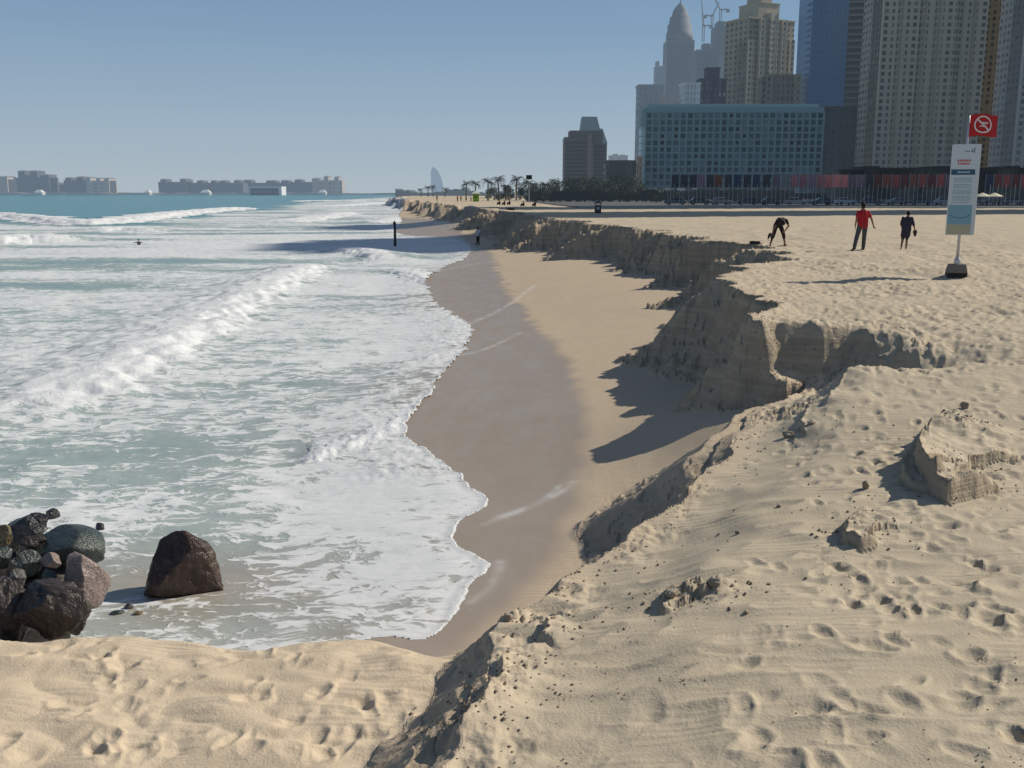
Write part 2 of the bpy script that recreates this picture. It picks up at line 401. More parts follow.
# prints the photograph shows one by one
for px, py, z, ang, L, W, dp in [(93,660,1.25,1.3,.13,.12,.07),(125,668,1.25,.4,.12,.09,.05),(20,659,1.25,1.2,.12,.10,.05),(140,662,1.25,.3,.10,.06,.05),
    (70,712,1.25,-.3,.14,.09,.05),(248,706,1.25,.2,.14,.09,.065),(317,700,1.25,1.2,.14,.08,.065),(185,742,1.25,.3,.16,.10,.06),(228,752,1.25,1.2,.14,.07,.07),
    (310,745,1.25,1.0,.15,.09,.06),(190,682,1.25,.1,.12,.06,.04),(262,655,1.25,.2,.12,.06,.04),(300,664,1.25,.4,.12,.06,.04),(385,700,1.25,.4,.11,.06,.05),
    (865,705,2.1,-.7,.15,.10,.07),(855,738,2.1,.1,.17,.09,.07),(905,700,2.1,1.9,.14,.09,.05),(870,640,2.1,-.3,.17,.10,.06),(890,628,2.1,0,.08,.05,.05),
    (960,600,2.1,.3,.12,.07,.07),(990,618,2.1,1.0,.16,.13,.08),(968,652,2.1,.1,.12,.07,.07),(960,700,2.1,1.3,.16,.12,.05),(785,762,2.1,1.2,.16,.11,.05),
    (822,765,2.1,1.9,.17,.09,.045),(945,600,2.1,-.4,.15,.09,.05),(1003,608,2.1,0,.13,.08,.04),(1015,745,2.1,1.5,.14,.08,.07),(795,628,2.1,0,.12,.08,.04),
    (950,520,2.1,.2,.16,.10,.06),(1000,520,2.1,.2,.16,.10,.06),(985,560,2.1,.3,.16,.09,.06),(720,640,2.05,-.2,.16,.05,.03),(640,700,2.05,-.2,.18,.05,.03)]:
    g = at(px, py, z); stamp(g[0], g[1], ang, L, W, dp)
prints(85, (0,640,440,768), 1.25, .015, .045)
prints(46, (740,540,1024,768), 2.1, .02, .05)
prints(25, (560,600,800,768), 2.05, .008, .02, (.2,.08))
prints(130, (800,420,1024,600), 2.2, .015, .05)
prints(260, (780,330,1024,440), 2.5, .02, .06)
prints(900, (760,262,1024,345), 2.9, .02, .06)
prints(900, (690,225,1024,275), 3.1, .02, .06)
# attributes ------------------------------------------------------
uw, _ = polydist(TX, TY, WET)             # right side (dry) positive
wetm = 1-sst(-.25, .35, uw+.25*fbm(TX*.8, TY*.8, 71, 3)*np.clip(R/25, .5, 3))
wetm = np.where(I['f'] > .12, 0, wetm)*(1-sst(.9,1.15,TZ+.0*TX))
wetm = np.where(I['w'] < 0, 1, wetm)
wetm = wetm*(1-bm_*sst(.6,.9,TZ))
resid = np.zeros_like(TZ)
for pts in ([(484,512),(520,500),(556,486),(574,476)],[(560,478),(540,492),(500,505)],[(437,268),(480,262),(520,262)],[(470,318),(505,306),(535,290)],[(470,586),(492,570),(500,548)],[(430,350),(480,345),(520,330)]):
    P = catmull([at(a, b, .35) for a, b in pts], 4); d, s_ = polydist(TX, TY, P); resid = np.maximum(resid, np.exp(-(d/(.05+.002*R))**2)*(.35+.65*sst(-.2,.4,fbm(TX*2,TY*2,73,3))))
grey = sst(-.4, .6, I['u0'])*(1-.12*sst(15, 22, TY))
grey = np.clip(grey, 0, 1)
gr = np.gradient(TZ, axis=0)/np.gradient(R, axis=0); ga = np.gradient(TZ, axis=1)/(R*math.radians(da))
slope = np.hypot(gr, ga); slope[1:-1, 1:-1] = (slope[1:-1, 1:-1]*2+slope[:-2, 1:-1]+slope[2:, 1:-1]+slope[1:-1, :-2]+slope[1:-1, 2:])/6
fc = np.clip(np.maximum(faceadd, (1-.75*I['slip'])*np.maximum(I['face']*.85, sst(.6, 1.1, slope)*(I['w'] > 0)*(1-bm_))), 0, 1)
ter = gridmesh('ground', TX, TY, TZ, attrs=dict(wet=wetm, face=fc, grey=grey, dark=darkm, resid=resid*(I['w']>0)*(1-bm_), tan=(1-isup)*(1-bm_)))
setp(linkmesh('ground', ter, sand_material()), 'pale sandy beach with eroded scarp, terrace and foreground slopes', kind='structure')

# ---------------------------------------------------------------- sea
def px0(pts, z=.05): return catmull([at(a, b, z) for a, b in pts], 4)
# (crest line in the photograph, height, front width, foam behind, strength)
BREAK = [
 (px0([(-130,452),(-60,432),(0,408),(55,394),(110,374),(160,348),(205,322),(245,300),(285,279),(322,262)]), .42, 1.5, 5.0, 1.0),
 (px0([(282,457),(320,455),(355,447),(385,434),(404,420),(412,408)]), .15, .42, 3.2, .95),
 (px0([(318,250),(345,252),(370,255),(388,262)]), .45, 1.4, 3.0, .9),
 (px0([(392,268),(410,275),(428,283),(436,292)]), .25, .9, 3.5, .9),
 (px0([(-60,246),(0,243),(30,240),(62,242)]), .75, 2.4, 4.0, 1.),
 (px0([(95,232),(125,229),(150,232)]), .5, 2.2, 4.0, 1.),
 (px0([(-80,214),(0,217),(40,221),(75,225),(110,224),(150,219),(190,214),(225,211),(262,208)]), 1.05, 4.5, 7.0, 1.),
 (px0([(250,224),(290,222),(330,217),(352,213)]), .6, 4.0, 7, .85),
 (px0([(285,207),(310,207),(345,206),(385,203)]), .7, 5, 9, .9),
 (px0([(360,224),(385,222),(400,218)]), .4, 3, 5, .8),
 (px0([(285,202),(320,201),(365,200.5),(400,200)]), .7, 7, 12, .85),
]
radw = np.concatenate([np.geomspace(7.0, 260, 1000), np.geomspace(260, 9000, 170)[1:]])
WX, WY = polargrid(-40, 6, 900, radw)
Rw = np.hypot(WX, WY)
sc_ = np.clip(Rw/22, .5, 2.5)
wsd, wsa = polydist(WX, WY, SWASH); wsd = -wsd
wsd = wsd+sc_*(.12*pn(WX*1.4, WY*1.1, 81)+.05*pn(WX*4, WY*4, 82)+.02*pn(WX*10, WY*10, 83))
bed = H(WX, WY)
near = 1-sst(150, 500, Rw)
thinfilm = np.exp(-((wsd-.35)/.35)**2)*sst(-.1, .5, fbm(WX*.5, WY*.5, 99, 3))
chop = (.055*fbm(WX*.35, WY*.22, 84, 3)+.03*fbm(WX*1.3, WY*.9, 85, 3))*near+.14*fbm(WX*.06, WY*.09, 86, 3)
sw = sst(0, 9, wsd)
level = .0+chop*sw+.03*(1-sw)*fbm(WX*.9,WY*.9,87,2)
foam = np.zeros_like(WX); solid = np.zeros_like(WX)
for (P, h, fw, bk, st) in BREAK:
    d, s_ = polydist(WX, WY, P)
    L = np.hypot(*(np.diff(P, axis=0).T)).sum()
    d = -d                                             # seaward side positive (crests run left to right)
    d = d+fw*(.5*pn(WX*.8/fw, WY*.8/fw, 88)+.3*pn(WX*2.4/fw, WY*2.4/fw, 89))
    endd = np.minimum(s_, L-s_)/max(L, 1)
    tp = sst(-.001, .16, endd)
    ramp = np.where(d < 0, np.exp(-(d/fw)**2*1.2), np.exp(-(d/(fw*1.9))**2))
    level = level+h*ramp*tp*(1-.25*(d > 0)*0)
    white = sst(-1.35*fw, -.75*fw, d)*(1-sst(.25*fw, 1.0*fw, d))*tp
    trail = np.where(d > 0, np.exp(-np.clip(d, 0, None)/bk), 0)*tp
    solid = np.maximum(solid, white*st)
    foam = np.maximum(foam, trail*.35*st)
    level = level+white*h*(.06*fbm(WX*1.8/fw**.5, WY*1.8/fw**.5, 90, 5)+.02*fbm(WX*9/fw**.5, WY*9/fw**.5, 94, 2))
level = smax(level, bed+.002+.028*sst(0, .6, wsd), .02)
level = level+.013*np.exp(-((wsd-.07)/.07)**2)*near*sst(0,.06,wsd)
# foam density of the open surf
line = at(0, 214, 0), at(260, 206, 0)
outer, _ = polydist(WX, WY, px0([(-400,205),(-80,216),(0,219),(75,227),(150,221),(225,213),(262,209),(300,203),(360,198.5),(420,196)]))
surf = sst(-6, 10, outer+8*pn(WX*.03, WY*.05, 91))
patch = .5+.9*fbm(WX*.10, WY*.20, 92, 3)
streak = fbm(WX*.025, WY*.11, 95, 4)
farw = sst(25, 70, Rw)
dens = surf*(.52+.26*patch+farw*(.06+.8*streak))
# greener gaps near the camera, dense lace at the shore
green, _ = polydist(WX, WY, px0([(60,430),(160,425),(280,400),(360,350)])); 
cx, cy = at(120, 470, 0); q = np.exp(-(((WX-cx)/9)**2+((WY-cy)/4.5)**2)); dens = dens-.10*q
cx, cy = at(330, 385, 0); q = np.exp(-(((WX-cx)/5)**2+((WY-cy)/6)**2)); dens = dens-.06*q
cx, cy = at(230, 565, 0); q = np.exp(-(((WX-cx)/2.2)**2+((WY-cy)/2.2)**2)); dens = dens-.22*q
cx, cy = at(230, 620, 0); q = np.exp(-(((WX-cx)/3)**2+((WY-cy)/.9)**2)); dens = dens-.25*q
cx, cy = at(130, 545, 0); q = np.exp(-(((WX-cx)/3)**2+((WY-cy)/2)**2)); dens = dens-.12*q
swf = np.exp(-np.clip(wsd, 0, None)/np.where(WY > 17.5, 3.2, 4.0)); dens = dens+swf*.30*surf
cx, cy = at(400, 520, 0); q = np.exp(-(((WX-cx)/2.6)**2+((WY-cy)/3.4)**2)); dens = dens+(.30+.30*fbm(WX*.9, WY*1.3, 98, 3))*q
cx, cy = at(60, 330, 0); q = np.exp(-(((WX-cx)/14)**2+((WY-cy)/14)**2)); dens = dens+.10*q
lip = np.exp(-((wsd-.04)/.055)**2)*near*np.clip(sc_,.5,1)
solid = np.maximum(solid, lip*.62)
bore = sst(17.3, 18.5, WY)*np.exp(-(np.clip(wsd-.9,0,None)/1.3)**2)*near*(.75+.5*fbm(WX*.8,WY*.8,96,3))
solid = np.maximum(solid, bore*.50)
level = level+bore*.03*(1+fbm(WX*3,WY*3,97,2))
dens = np.clip(np.maximum(dens, foam+dens*.8)-.40*thinfilm*near, 0, 1)
shal = np.exp(-np.clip(wsd, 0, None)/2.2)
cx, cy = at(210, 590, 0); shal = np.maximum(shal, .95*np.exp(-(((WX-cx)/4.2)**2+((WY-cy)/1.9)**2)))
shal = np.maximum(shal, .9*(1-sst(9.0, 12.5, WY)))
deep = 1-surf
sm = gridmesh('sea', WX, WY, level, keep=(wsd > 0) & (level > bed-.3), attrs=dict(foam=dens, solid=np.clip(solid, 0, 1), shallow=shal, deep=deep))

def sea_material():
    s = N('sea_water'); v = s.coord()
    foam = s.attr('foam'); solid = s.attr('solid'); shal = s.attr('shallow'); deep = s.attr('deep')
    w1 = s.n('ShaderNodeTexNoise'); s.l(v, w1.inputs['Vector']); w1.inputs['Scale'].default_value = .9; w1.inputs['Detail'].default_value = 3
    wv = s.n('ShaderNodeVectorMath', operation='MULTIPLY_ADD'); s.l(w1.outputs['Color'], wv.inputs[0]); wv.inputs[1].default_value = (1.1, .8, 0); s.l(v, wv.inputs[2])
    mp = s.n('ShaderNodeMapping'); mp.inputs['Scale'].default_value = (.55, 1.0, 1); mp.inputs['Rotation'].default_value = (0, 0, -.25); s.l(wv.outputs[0], mp.inputs[0])
    big = s.noise(mp.outputs[0], .9, 6, .62, .6)
    mid = s.noise(mp.outputs[0], 3.2, 6, .66, 1.0)
    vor = s.n('ShaderNodeTexVoronoi', feature='DISTANCE_TO_EDGE'); s.l(mp.outputs[0], vor.inputs['Vector']); vor.inputs['Scale'].default_value = 3.0
    lace = s.mapr(vor.outputs[0], 0, .22, 1, 0, True)
    vor2 = s.n('ShaderNodeTexVoronoi', feature='DISTANCE_TO_EDGE'); s.l(mp.outputs[0], vor2.inputs['Vector']); vor2.inputs['Scale'].default_value = 9.0
    lace2 = s.mapr(vor2.outputs[0], 0, .25, 1, 0, True)
    p = s.math('ADD', s.math('MULTIPLY', big, .5), s.math('MULTIPLY', mid, .5)); p = s.math('ADD', s.math('MULTIPLY', s.math('SUBTRACT', p, .5), 1.35), .5)
    p = s.math('ADD', p, s.math('MULTIPLY', lace, .07)); p = s.math('ADD', p, s.math('MULTIPLY', lace2, .05))
    t = s.math('SUBTRACT', 1.0, foam)
    t = s.mapr(t, 0, 1, .33, .78)
    m = s.n('ShaderNodeMapRange'); m.interpolation_type = 'SMOOTHSTEP'; s.l(p, m.inputs[0]); s.l(t, m.inputs[1]); s.l(s.math('ADD', t, .13), m.inputs[2])
    fm = s.math('MULTIPLY', m.outputs[0], .92)
    sol = s.mapr(s.math('ADD', solid, s.math('MULTIPLY', s.math('SUBTRACT', mid, .5), .9)), .25, .6, 0, 1, True)
    fm = s.math('MAXIMUM', fm, sol)
    thin = s.math('MULTIPLY', s.mapr(foam, .1, .9), .42)
    fm2 = s.math('MAXIMUM', fm, thin)
    n3 = s.noise(v, .25, 3, .6)
    wat = s.mix(n3, (.18,.275,.245), (.25,.34,.295))
    wat = s.mix(shal, wat, s.mix(mid, (.23,.19,.13), (.32,.27,.20)))
    dp = s.mix(s.noise(s.coord(scale=(.05,.4,1)), .3, 3, .6), (.03,.17,.19), (.055,.23,.24))
    wat = s.mix(deep, wat, dp)
    fc = s.mix(mid, (.50,.54,.56), (.86,.87,.88))
    col = s.mix(fm2, wat, fc)
    rough = s.mapr(fm2, 0, 1, .22, .85)
    fine = s.noise(v, 7, 4, .6); fine2 = s.noise(s.coord(scale=(.6,1.6,1)), 1.3, 4, .6)
    h = s.math('ADD', s.math('MULTIPLY', fm, .25), s.math('ADD', s.math('MULTIPLY', fine, .12), s.math('MULTIPLY', fine2, .9)))
    h = s.math('ADD', h, s.math('MULTIPLY', s.math('MULTIPLY', sol, s.noise(v, 9, 6, .75)), .75))
    nrm = s.bump(h, .6, .07)
    return s.done(s.pbr(col, rough, nrm, spec=s.mapr(fm2, 0, 1, .5, .15)))
setp(linkmesh('sea', sm, sea_material()), 'green sea with white surf breaking and foam washing up the sand', kind='structure')

# ================================================================ objects: helpers
HAZE = (.30, .395, .50)  # air haze colour, painted into materials as a constant emission
_mc = {}
def solidmat(name, col, rough=.7, haze=0., var=.12, scale=.3, spec=.3, bump=0., metal=0.):
    k = (name, tuple(col), haze)
    if k in _mc: return _mc[k]
    s = N(name); v = s.coord()
    n = s.noise(v, scale, 4, .6)
    c = s.mix(n, tuple(x*(1-var) for x in col), tuple(min(1, x*(1+var)) for x in col))
    nrm = s.bump(s.noise(v, scale*12, 4, .6), bump, .02) if bump else None
    sh = s.pbr(c, rough, nrm, spec=spec, metal=metal)
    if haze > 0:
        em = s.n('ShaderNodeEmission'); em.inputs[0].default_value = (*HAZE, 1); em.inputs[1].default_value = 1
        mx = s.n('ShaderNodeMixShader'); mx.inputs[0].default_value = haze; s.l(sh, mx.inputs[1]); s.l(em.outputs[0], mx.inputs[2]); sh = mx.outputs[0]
    _mc[k] = s.done(sh); return _mc[k]

class MB:
    def __init__(s): s.v = []; s.f = []
    def box(s, x0, x1, y0, y1, z0, z1):
        b = len(s.v); s.v += [(x0,y0,z0),(x1,y0,z0),(x1,y1,z0),(x0,y1,z0),(x0,y0,z1),(x1,y0,z1),(x1,y1,z1),(x0,y1,z1)]
        s.f += [tuple(b+i for i in q) for q in ((0,3,2,1),(4,5,6,7),(0,1,5,4),(1,2,6,5),(2,3,7,6),(3,0,4,7))]; return s
    def frustum(s, x0,x1,y0,y1,z0, X0,X1,Y0,Y1,z1):
        b = len(s.v); s.v += [(x0,y0,z0),(x1,y0,z0),(x1,y1,z0),(x0,y1,z0),(X0,Y0,z1),(X1,Y0,z1),(X1,Y1,z1),(X0,Y1,z1)]
        s.f += [tuple(b+i for i in q) for q in ((0,3,2,1),(4,5,6,7),(0,1,5,4),(1,2,6,5),(2,3,7,6),(3,0,4,7))]; return s
    def poly(s, pts): b = len(s.v); s.v += list(pts); s.f.append(tuple(range(b, b+len(pts)))); return s
    def tube(s, pts, rad, n=8, cap=True):
        pts = [Vector(p) for p in pts]; rad = rad if hasattr(rad, '__len__') else [rad]*len(pts); rings = []
        for i, p in enumerate(pts):
            d = (pts[min(i+1, len(pts)-1)]-pts[max(i-1, 0)]).normalized()
            a = d.orthogonal().normalized() if i == 0 else (a-d*a.dot(d)).normalized()
            c = d.cross(a); b = len(s.v)
            s.v += [tuple(p+(a*cos(2*pi*k/n)+c*sin(2*pi*k/n))*rad[i]) for k in range(n)]; rings.append(b)
        for b0, b1 in zip(rings, rings[1:]):
            for k in range(n): s.f.append((b0+k, b0+(k+1)%n, b1+(k+1)%n, b1+k))
        if cap: s.f.append(tuple(rings[0]+k for k in range(n))[::-1]); s.f.append(tuple(rings[-1]+k for k in range(n)))
        return s
    def lathe(s, prof, n=16, c=(0,0,0)):
        rings = []
        for r, z in prof:
            b = len(s.v); s.v += [(c[0]+r*cos(2*pi*k/n), c[1]+r*sin(2*pi*k/n), c[2]+z) for k in range(n)]; rings.append(b)
        for b0, b1 in zip(rings, rings[1:]):
            for k in range(n): s.f.append((b0+k, b0+(k+1)%n, b1+(k+1)%n, b1+k))
        s.f.append(tuple(rings[0]+k for k in range(n))[::-1]); s.f.append(tuple(rings[-1]+k for k in range(n))); return s
    def capsule(s, a, b, ra, rb, n=12):
        a = Vector(a); b = Vector(b); d = (b-a); L = d.length; d = d.normalized() if L > 1e-6 else Vector((0,0,1))
        pts = []; rad = []
        for k in range(4, 0, -1): t = pi/2*k/4.3; pts.append(a-d*ra*sin(t)); rad.append(ra*cos(t))
        for k in range(5): pts.append(a.lerp(b, k/4)); rad.append(ra+(rb-ra)*k/4)
        for k in range(1, 5): t = pi/2*k/4.3; pts.append(b+d*rb*sin(t)); rad.append(rb*cos(t))
        return s.tube(pts, rad, n)
    def build(s, name, mat, parent=None, smooth=False, loc=None):
        me = bpy.data.meshes.new(name); me.from_pydata(s.v, [], s.f); me.update()
        if smooth: me.polygons.foreach_set('use_smooth', [True]*len(me.polygons))
        o = linkmesh(name, me, mat, parent)
        if loc is not None: o.location = loc
        return o

_unitbox = MB().box(-.5, .5, -.5, .5, -.5, .5)
_ubm = {}
def ubox(mat):
    if mat.name not in _ubm:
        me = bpy.data.meshes.new('window'); me.from_pydata(_unitbox.v, [], _unitbox.f); me.materials.append(mat); _ubm[mat.name] = me
    return _ubm[mat.name]
def add_windows(root, items, mat, name='window', maxn=100):
    """items: (x, y, z, sx, sy, sz) in the root's own frame; the lowest, nearest ones become parts of their own"""
    M = Matrix.Translation(root.location) @ Matrix.Rotation(root.rotation_euler.z, 4, 'Z')
    def score(q):
        p = M @ Vector(q[:3]); fr = abs(p.x) < p.y*.514 and p.z < CZ+p.y*.19
        return (0 if fr else 1, p.length)
    items = sorted(items, key=score); mats = mat if isinstance(mat, list) else [mat]; rq = random.Random(len(items))
    def pick(): return mats[0] if len(mats) == 1 or rq.random() < .62 else mats[1+rq.randrange(len(mats)-1)]
    for q in items[:maxn]:
        o = bpy.data.objects.new(name, ubox(pick())); C.link(o); o.parent = root; o.location = q[:3]; o.scale = q[3:]
    if len(items) > maxn:
        m = MB(); ix = []
        for x, y, z, a, b, c in items[maxn:]: m.box(x-a/2, x+a/2, y-b/2, y+b/2, z-c/2, z+c/2); ix += [mats.index(pick())]*6
        o = setp(m.build(name, mats[0], root), kind='stuff')
        for k in mats[1:]: o.data.materials.append(k)
        if len(mats) > 1: o.data.polygons.foreach_set('material_index', ix)

def place(name, px0, px1, ytop, Y, rz, D, zb=2.6):
    """an empty at the front-left base corner; returns root, width, height"""
    l = atY(px0, 150, Y)[0]; r = atY(px1, 150, Y)[0]; zt = atY(512, ytop, Y)[2]
    W = ((r-l)-D*abs(sin(rz)))/cos(rz)
    cs = [(0,0),(W,0),(W,D),(0,D)]; rot = [(x*cos(rz)-y*sin(rz), x*sin(rz)+y*cos(rz)) for x, y in cs]
    mx = min(a for a, b in rot); my = min(b for a, b in rot)
    return empty(name, (l-mx, Y-my, zb), rz), W, zt-zb
def grid_front(W, z0, z1, nc, nr, wf=.5, hf=.5, y=-.05, t=.3, x0=0.):
    cw = W/nc; ch = (z1-z0)/nr
    return [(x0+(i+.5)*cw, y, z0+(j+.5)*ch, cw*wf, t, ch*hf) for i in range(nc) for j in range(nr)]
def grid_side(D, z0, z1, nc, nr, wf=.5, hf=.5, x=-.05, t=.3):
    cw = D/nc; ch = (z1-z0)/nr
    return [(x, (i+.5)*cw, z0+(j+.5)*ch, t, cw*wf, ch*hf) for i in range(nc) for j in range(nr)]

# ---------------------------------------------------------------- towers behind the beach
def residential(name, label, px0, px1, ytop, Y, rz, D, col, wcol, haze, nc, fl, piers, balc=(), cat='tower', crown=None, group=None):
    r, W, Hh = place(name, px0, px1, ytop, Y, rz, D); setp(r, label, cat, group)
    haze *= .62 if haze < .2 else .85
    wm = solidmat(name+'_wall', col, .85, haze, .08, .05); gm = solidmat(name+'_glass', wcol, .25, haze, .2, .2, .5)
    bm_ = solidmat(name+'_trim', tuple(c*1.12 for c in col), .8, haze, .08, .1)
    nr = max(2, int(Hh/fl)); m = MB().box(0, W, 0, D, -6, Hh)
    cw = W/nc; ch = Hh/nr
    m.build('wall', wm, r); pm_ = solidmat(name+'_bay', tuple(min(.8, c*1.28) for c in col), .85, haze, .08, .05)  # bays coloured lighter than the wall, in place of relief shading
    for a, b, p, q in piers: MB().box(a*W, b*W, -p, .5*D, -6.2, Hh*q+.35*p).box(a*W-.02, a*W+.35, -p-.3, -p+.01, -6.1, Hh*q+.35*p-.2).box(b*W-.35, b*W+.02, -p-.3, -p+.01, -6.1, Hh*q+.35*p-.2).build('projecting_bay', pm_, r)
    def front_y(x):
        y = 0
        for a, b, p, q in piers:
            if a*W-.1 <= x <= b*W+.1: y = min(y, -p)
        return y
    it = []
    for i in range(nc):
        x = (i+.5)*cw; y = front_y(x); wide = (i*7 % 5) in (0, 3)
        for j in range(nr): it.append((x, y-.04, (j+.55)*ch, cw*(.50 if wide else .30), .25, ch*.56))
    side = grid_side(D, 0, Hh, max(2, int(D/4)), nr, .4, .5)
    gms = [gm, solidmat(name+'_glass_mid', tuple(c*2.2+.01 for c in wcol), .2, haze, .2, .2, .6), solidmat(name+'_blind', tuple(min(1, c*.45+.02) for c in col), .6, haze, .2, .2), solidmat(name+'_glass_dark', tuple(c*.5 for c in wcol), .15, haze)]
    add_windows(r, it+side, gms)
    for a, b in balc:                                                            # a stack of balconies is one part each
        y = front_y((a+b)/2*W); s_ = MB().box((a+b)/2*W-.15, (a+b)/2*W+.15, y-1.2, y+.02, 0, nr*ch)
        for j in range(nr): s_.box(a*W, b*W, y-1.3, y+.02, j*ch-.10, j*ch+.12).box(a*W, b*W, y-1.32, y-1.22, j*ch+.12, j*ch+.95)
        s_.build('balcony_stack', bm_, r)
    c = MB(); c.box(-.5, W+.5, -.6, D+.5, Hh, Hh+.9)
    if crown:
        for a, b, h, d in crown: c.box(a*W, b*W, d*D*.15, D*(1-d*.15), Hh+.9, Hh+.9+h).box(a*W-.4, b*W+.4, d*D*.15-.4, D*(1-d*.15)+.4, Hh+.9+h, Hh+1.5+h)
    c.build('cornice', bm_, r)
    return r

residential('residential_tower', 'broad tan residential tower with stepped top above the teal hotel', 727, 795, 18, 640, radians(27), 22, (.40,.345,.25), (.045,.045,.042), .15, 13, 3.3,
    [(.0,.12,1.2,.88),(.22,.34,2.0,1.0),(.42,.58,2.6,1.03),(.70,.80,2.0,1.0),(.9,1,1.2,.9)], [(.36,.41),(.60,.66)], crown=[(.25,.7,9,.5),(.36,.58,15,1.2)])
residential('low_residential_tower', 'plain brown block in front of the tan tower, left of the blue glass tower', 763, 797, 76, 560, 0, 18, (.26,.235,.18), (.12,.115,.10), .14, 7, 3.4, [(.0,.2,.8,1.),(.8,1,.8,1.)])
residential('concrete_tower', 'widest grey concrete residential tower, reaching out of the picture', 873, 974, -70, 500, 0, 26, (.42,.365,.27), (.035,.037,.038), .14, 15, 3.15,
    [(.0,.14,1.6,1),(.20,.34,3.0,1.02),(.42,.50,1.4,1),(.56,.70,3.0,1.02),(.78,.86,1.4,1),(.90,1.,2.4,1)], [(.145,.195),(.37,.415),(.51,.55),(.72,.77)])
residential('brown_tower', 'narrow brown tower with a sunlit golden flank right of the widest tower', 978, 1011, -60, 540, radians(22), 20, (.42,.32,.19), (.03,.028,.022), .06, 6, 3.2, [(.0,.12,1.5,1),(.3,.45,2.2,1.02),(.62,.72,1.5,1),(.88,1,2.4,1)], [(.47,.6)])
residential('pale_tower', 'pale grey tower cut by the right edge of the photograph', 1013, 1075, -60, 470, 0, 24, (.44,.42,.38), (.06,.065,.07), .14, 8, 3.2, [(.0,.16,1.5,1),(.5,.7,2,1)], [(.2,.28)])

# blue glass tower with curved balconies
r, W, Hh = place('glass_tower', 805, 876, -80, 560, 0, 26); setp(r, 'deep blue glass tower with banded balconies on its right half', 'tower')
bg_ = solidmat('blue_glass', (.035,.16,.34), .3, .09, .25, .05, .6); bs = solidmat('balcony_band', (.24,.25,.24), .6, .05); ds = solidmat('dark_recess', (.03,.035,.045), .4, .1)
MB().box(0, W*.50, 0, 26, -6, Hh).build('glass_wall', bg_, r)
MB().box(W*.50, W, 3, 26, -6, Hh*.99).build('rear_wall', ds, r)
nr = int(Hh/3.3); s_ = MB(); k_ = MB()
for j in range(nr):
    z = j*3.3
    pts = [(W*.50, .5), (W*.66,-.6), (W*.78,-1.0), (W*.9,-.4), (W*1.0, 1.6), (W*1.0, 5), (W*.50, 5)]
    b = len(s_.v); n = len(pts); s_.v += [(x, y, z) for x, y in pts]+[(x, y, z+1.25) for x, y in pts]
    s_.f += [tuple(range(b, b+n))[::-1], tuple(range(b+n, b+2*n))]+[(b+i, b+(i+1)%n, b+n+(i+1)%n, b+n+i) for i in range(n)]
    k_.box(-1.6, .1, .5+(j%2)*.3, 8, z, z+.5)
    k_.box(0, W*.495, -.12, .02, z, z+.28)
s_.build('balcony_band', bs, r); k_.build('floor_edge', solidmat('blue_edge', (.08,.20,.33), .4, .12), r)
mu = MB()
for i in range(1, 9): mu.box(W*.50*i/9-.07, W*.50*i/9+.07, -.2, .02, -5, Hh)
mu.build('mullion', solidmat('blue_mullion', (.03,.08,.15), .4, .12), r)
residential('dark_lobby_block', 'dark low block between the teal hotel and the widest tower', 822, 862, 108, 530, 0, 16, (.08,.09,.09), (.03,.035,.035), .12, 6, 3.4, [(.2,.4,.6,1)])

# teal hotel slab
r, W, Hh = place('beach_hotel', 645, 822, 107, 450, 0, 18); setp(r, 'long teal grey hotel slab with a grid of glazed balconies', 'hotel')
tw = solidmat('teal_wall', (.24,.39,.41), .7, .07, .08, .05); tg = solidmat('teal_glass', (.02,.085,.11), .3, .05, .25, .4, .6); tdk = solidmat('open_window', (.012,.015,.02), .5, .05)
m = MB().box(0, W, 0, 18, 5.0, Hh); nc, nr = 26, 11; cw = W/nc; z0 = 5.6; ch = (Hh-2.2-z0)/nr
for i in range(nc+1): m.box(i*cw-.16, i*cw+.16, -.9, .02, z0-.4, Hh-1.9)
for j in range(nr+1): m.box(.2, W-.2, -.75, .01, z0+j*ch-.14, z0+j*ch+.14)
m.box(W*.02, W*.98, 3, 16, Hh, Hh+1.6)
for i in range(12): m.box(W*i/12+1, W*i/12+2.2, 4, 12, -3, 5)
m.build('wall', tw, r); rw = random.Random(5); it = []; dk = []
for i in range(nc):
    for j in range(nr):
        q = ((i+.5)*cw, -.1-.12*((i*5+j*3) % 4 == 0), z0+(j+.5)*ch, cw*.62, .15, ch*.66)
        (dk if (i, j) in {(2,7),(2,5),(2,6),(4,7),(4,8),(7,8),(7,4),(8,1),(12,10),(13,8),(13,6),(14,7),(17,4),(21,6),(3,2),(10,3),(20,9)} else it).append(q)
add_windows(r, it, [tg, solidmat('teal_glass_mid', (.05,.14,.17), .25, .07), solidmat('teal_glass_dark', (.012,.05,.07), .25, .05), solidmat('teal_curtain', (.14,.22,.23), .6, .07)], maxn=90)
for q in dk: o = bpy.data.objects.new('open_window', ubox(tdk)); C.link(o); o.parent = r; o.location = q[:3]; o.scale = (q[3]*.75, q[4]*1.5, q[5]*.8)
ge = solidmat('pale_teal_glass', (.30,.50,.54), .3, .15); m = MB()  # pale teal glass, its colour lightened for the sky's reflection
for j in range(9): m.box(-1.7, -.05, .6, 9, 6+j*3.1, 6+j*3.1+2.5)
m.build('glazed_end_bay', ge, r)
MB().box(-1.9, -.02, .3, 9.5, Hh-8.5, Hh-.8).build('end_frame', tw, r)
MB().box(-1, W+1, -7, 2, -3.2, 2.6).build('podium', solidmat('dark_podium', (.035,.04,.045), .6, .04), r)

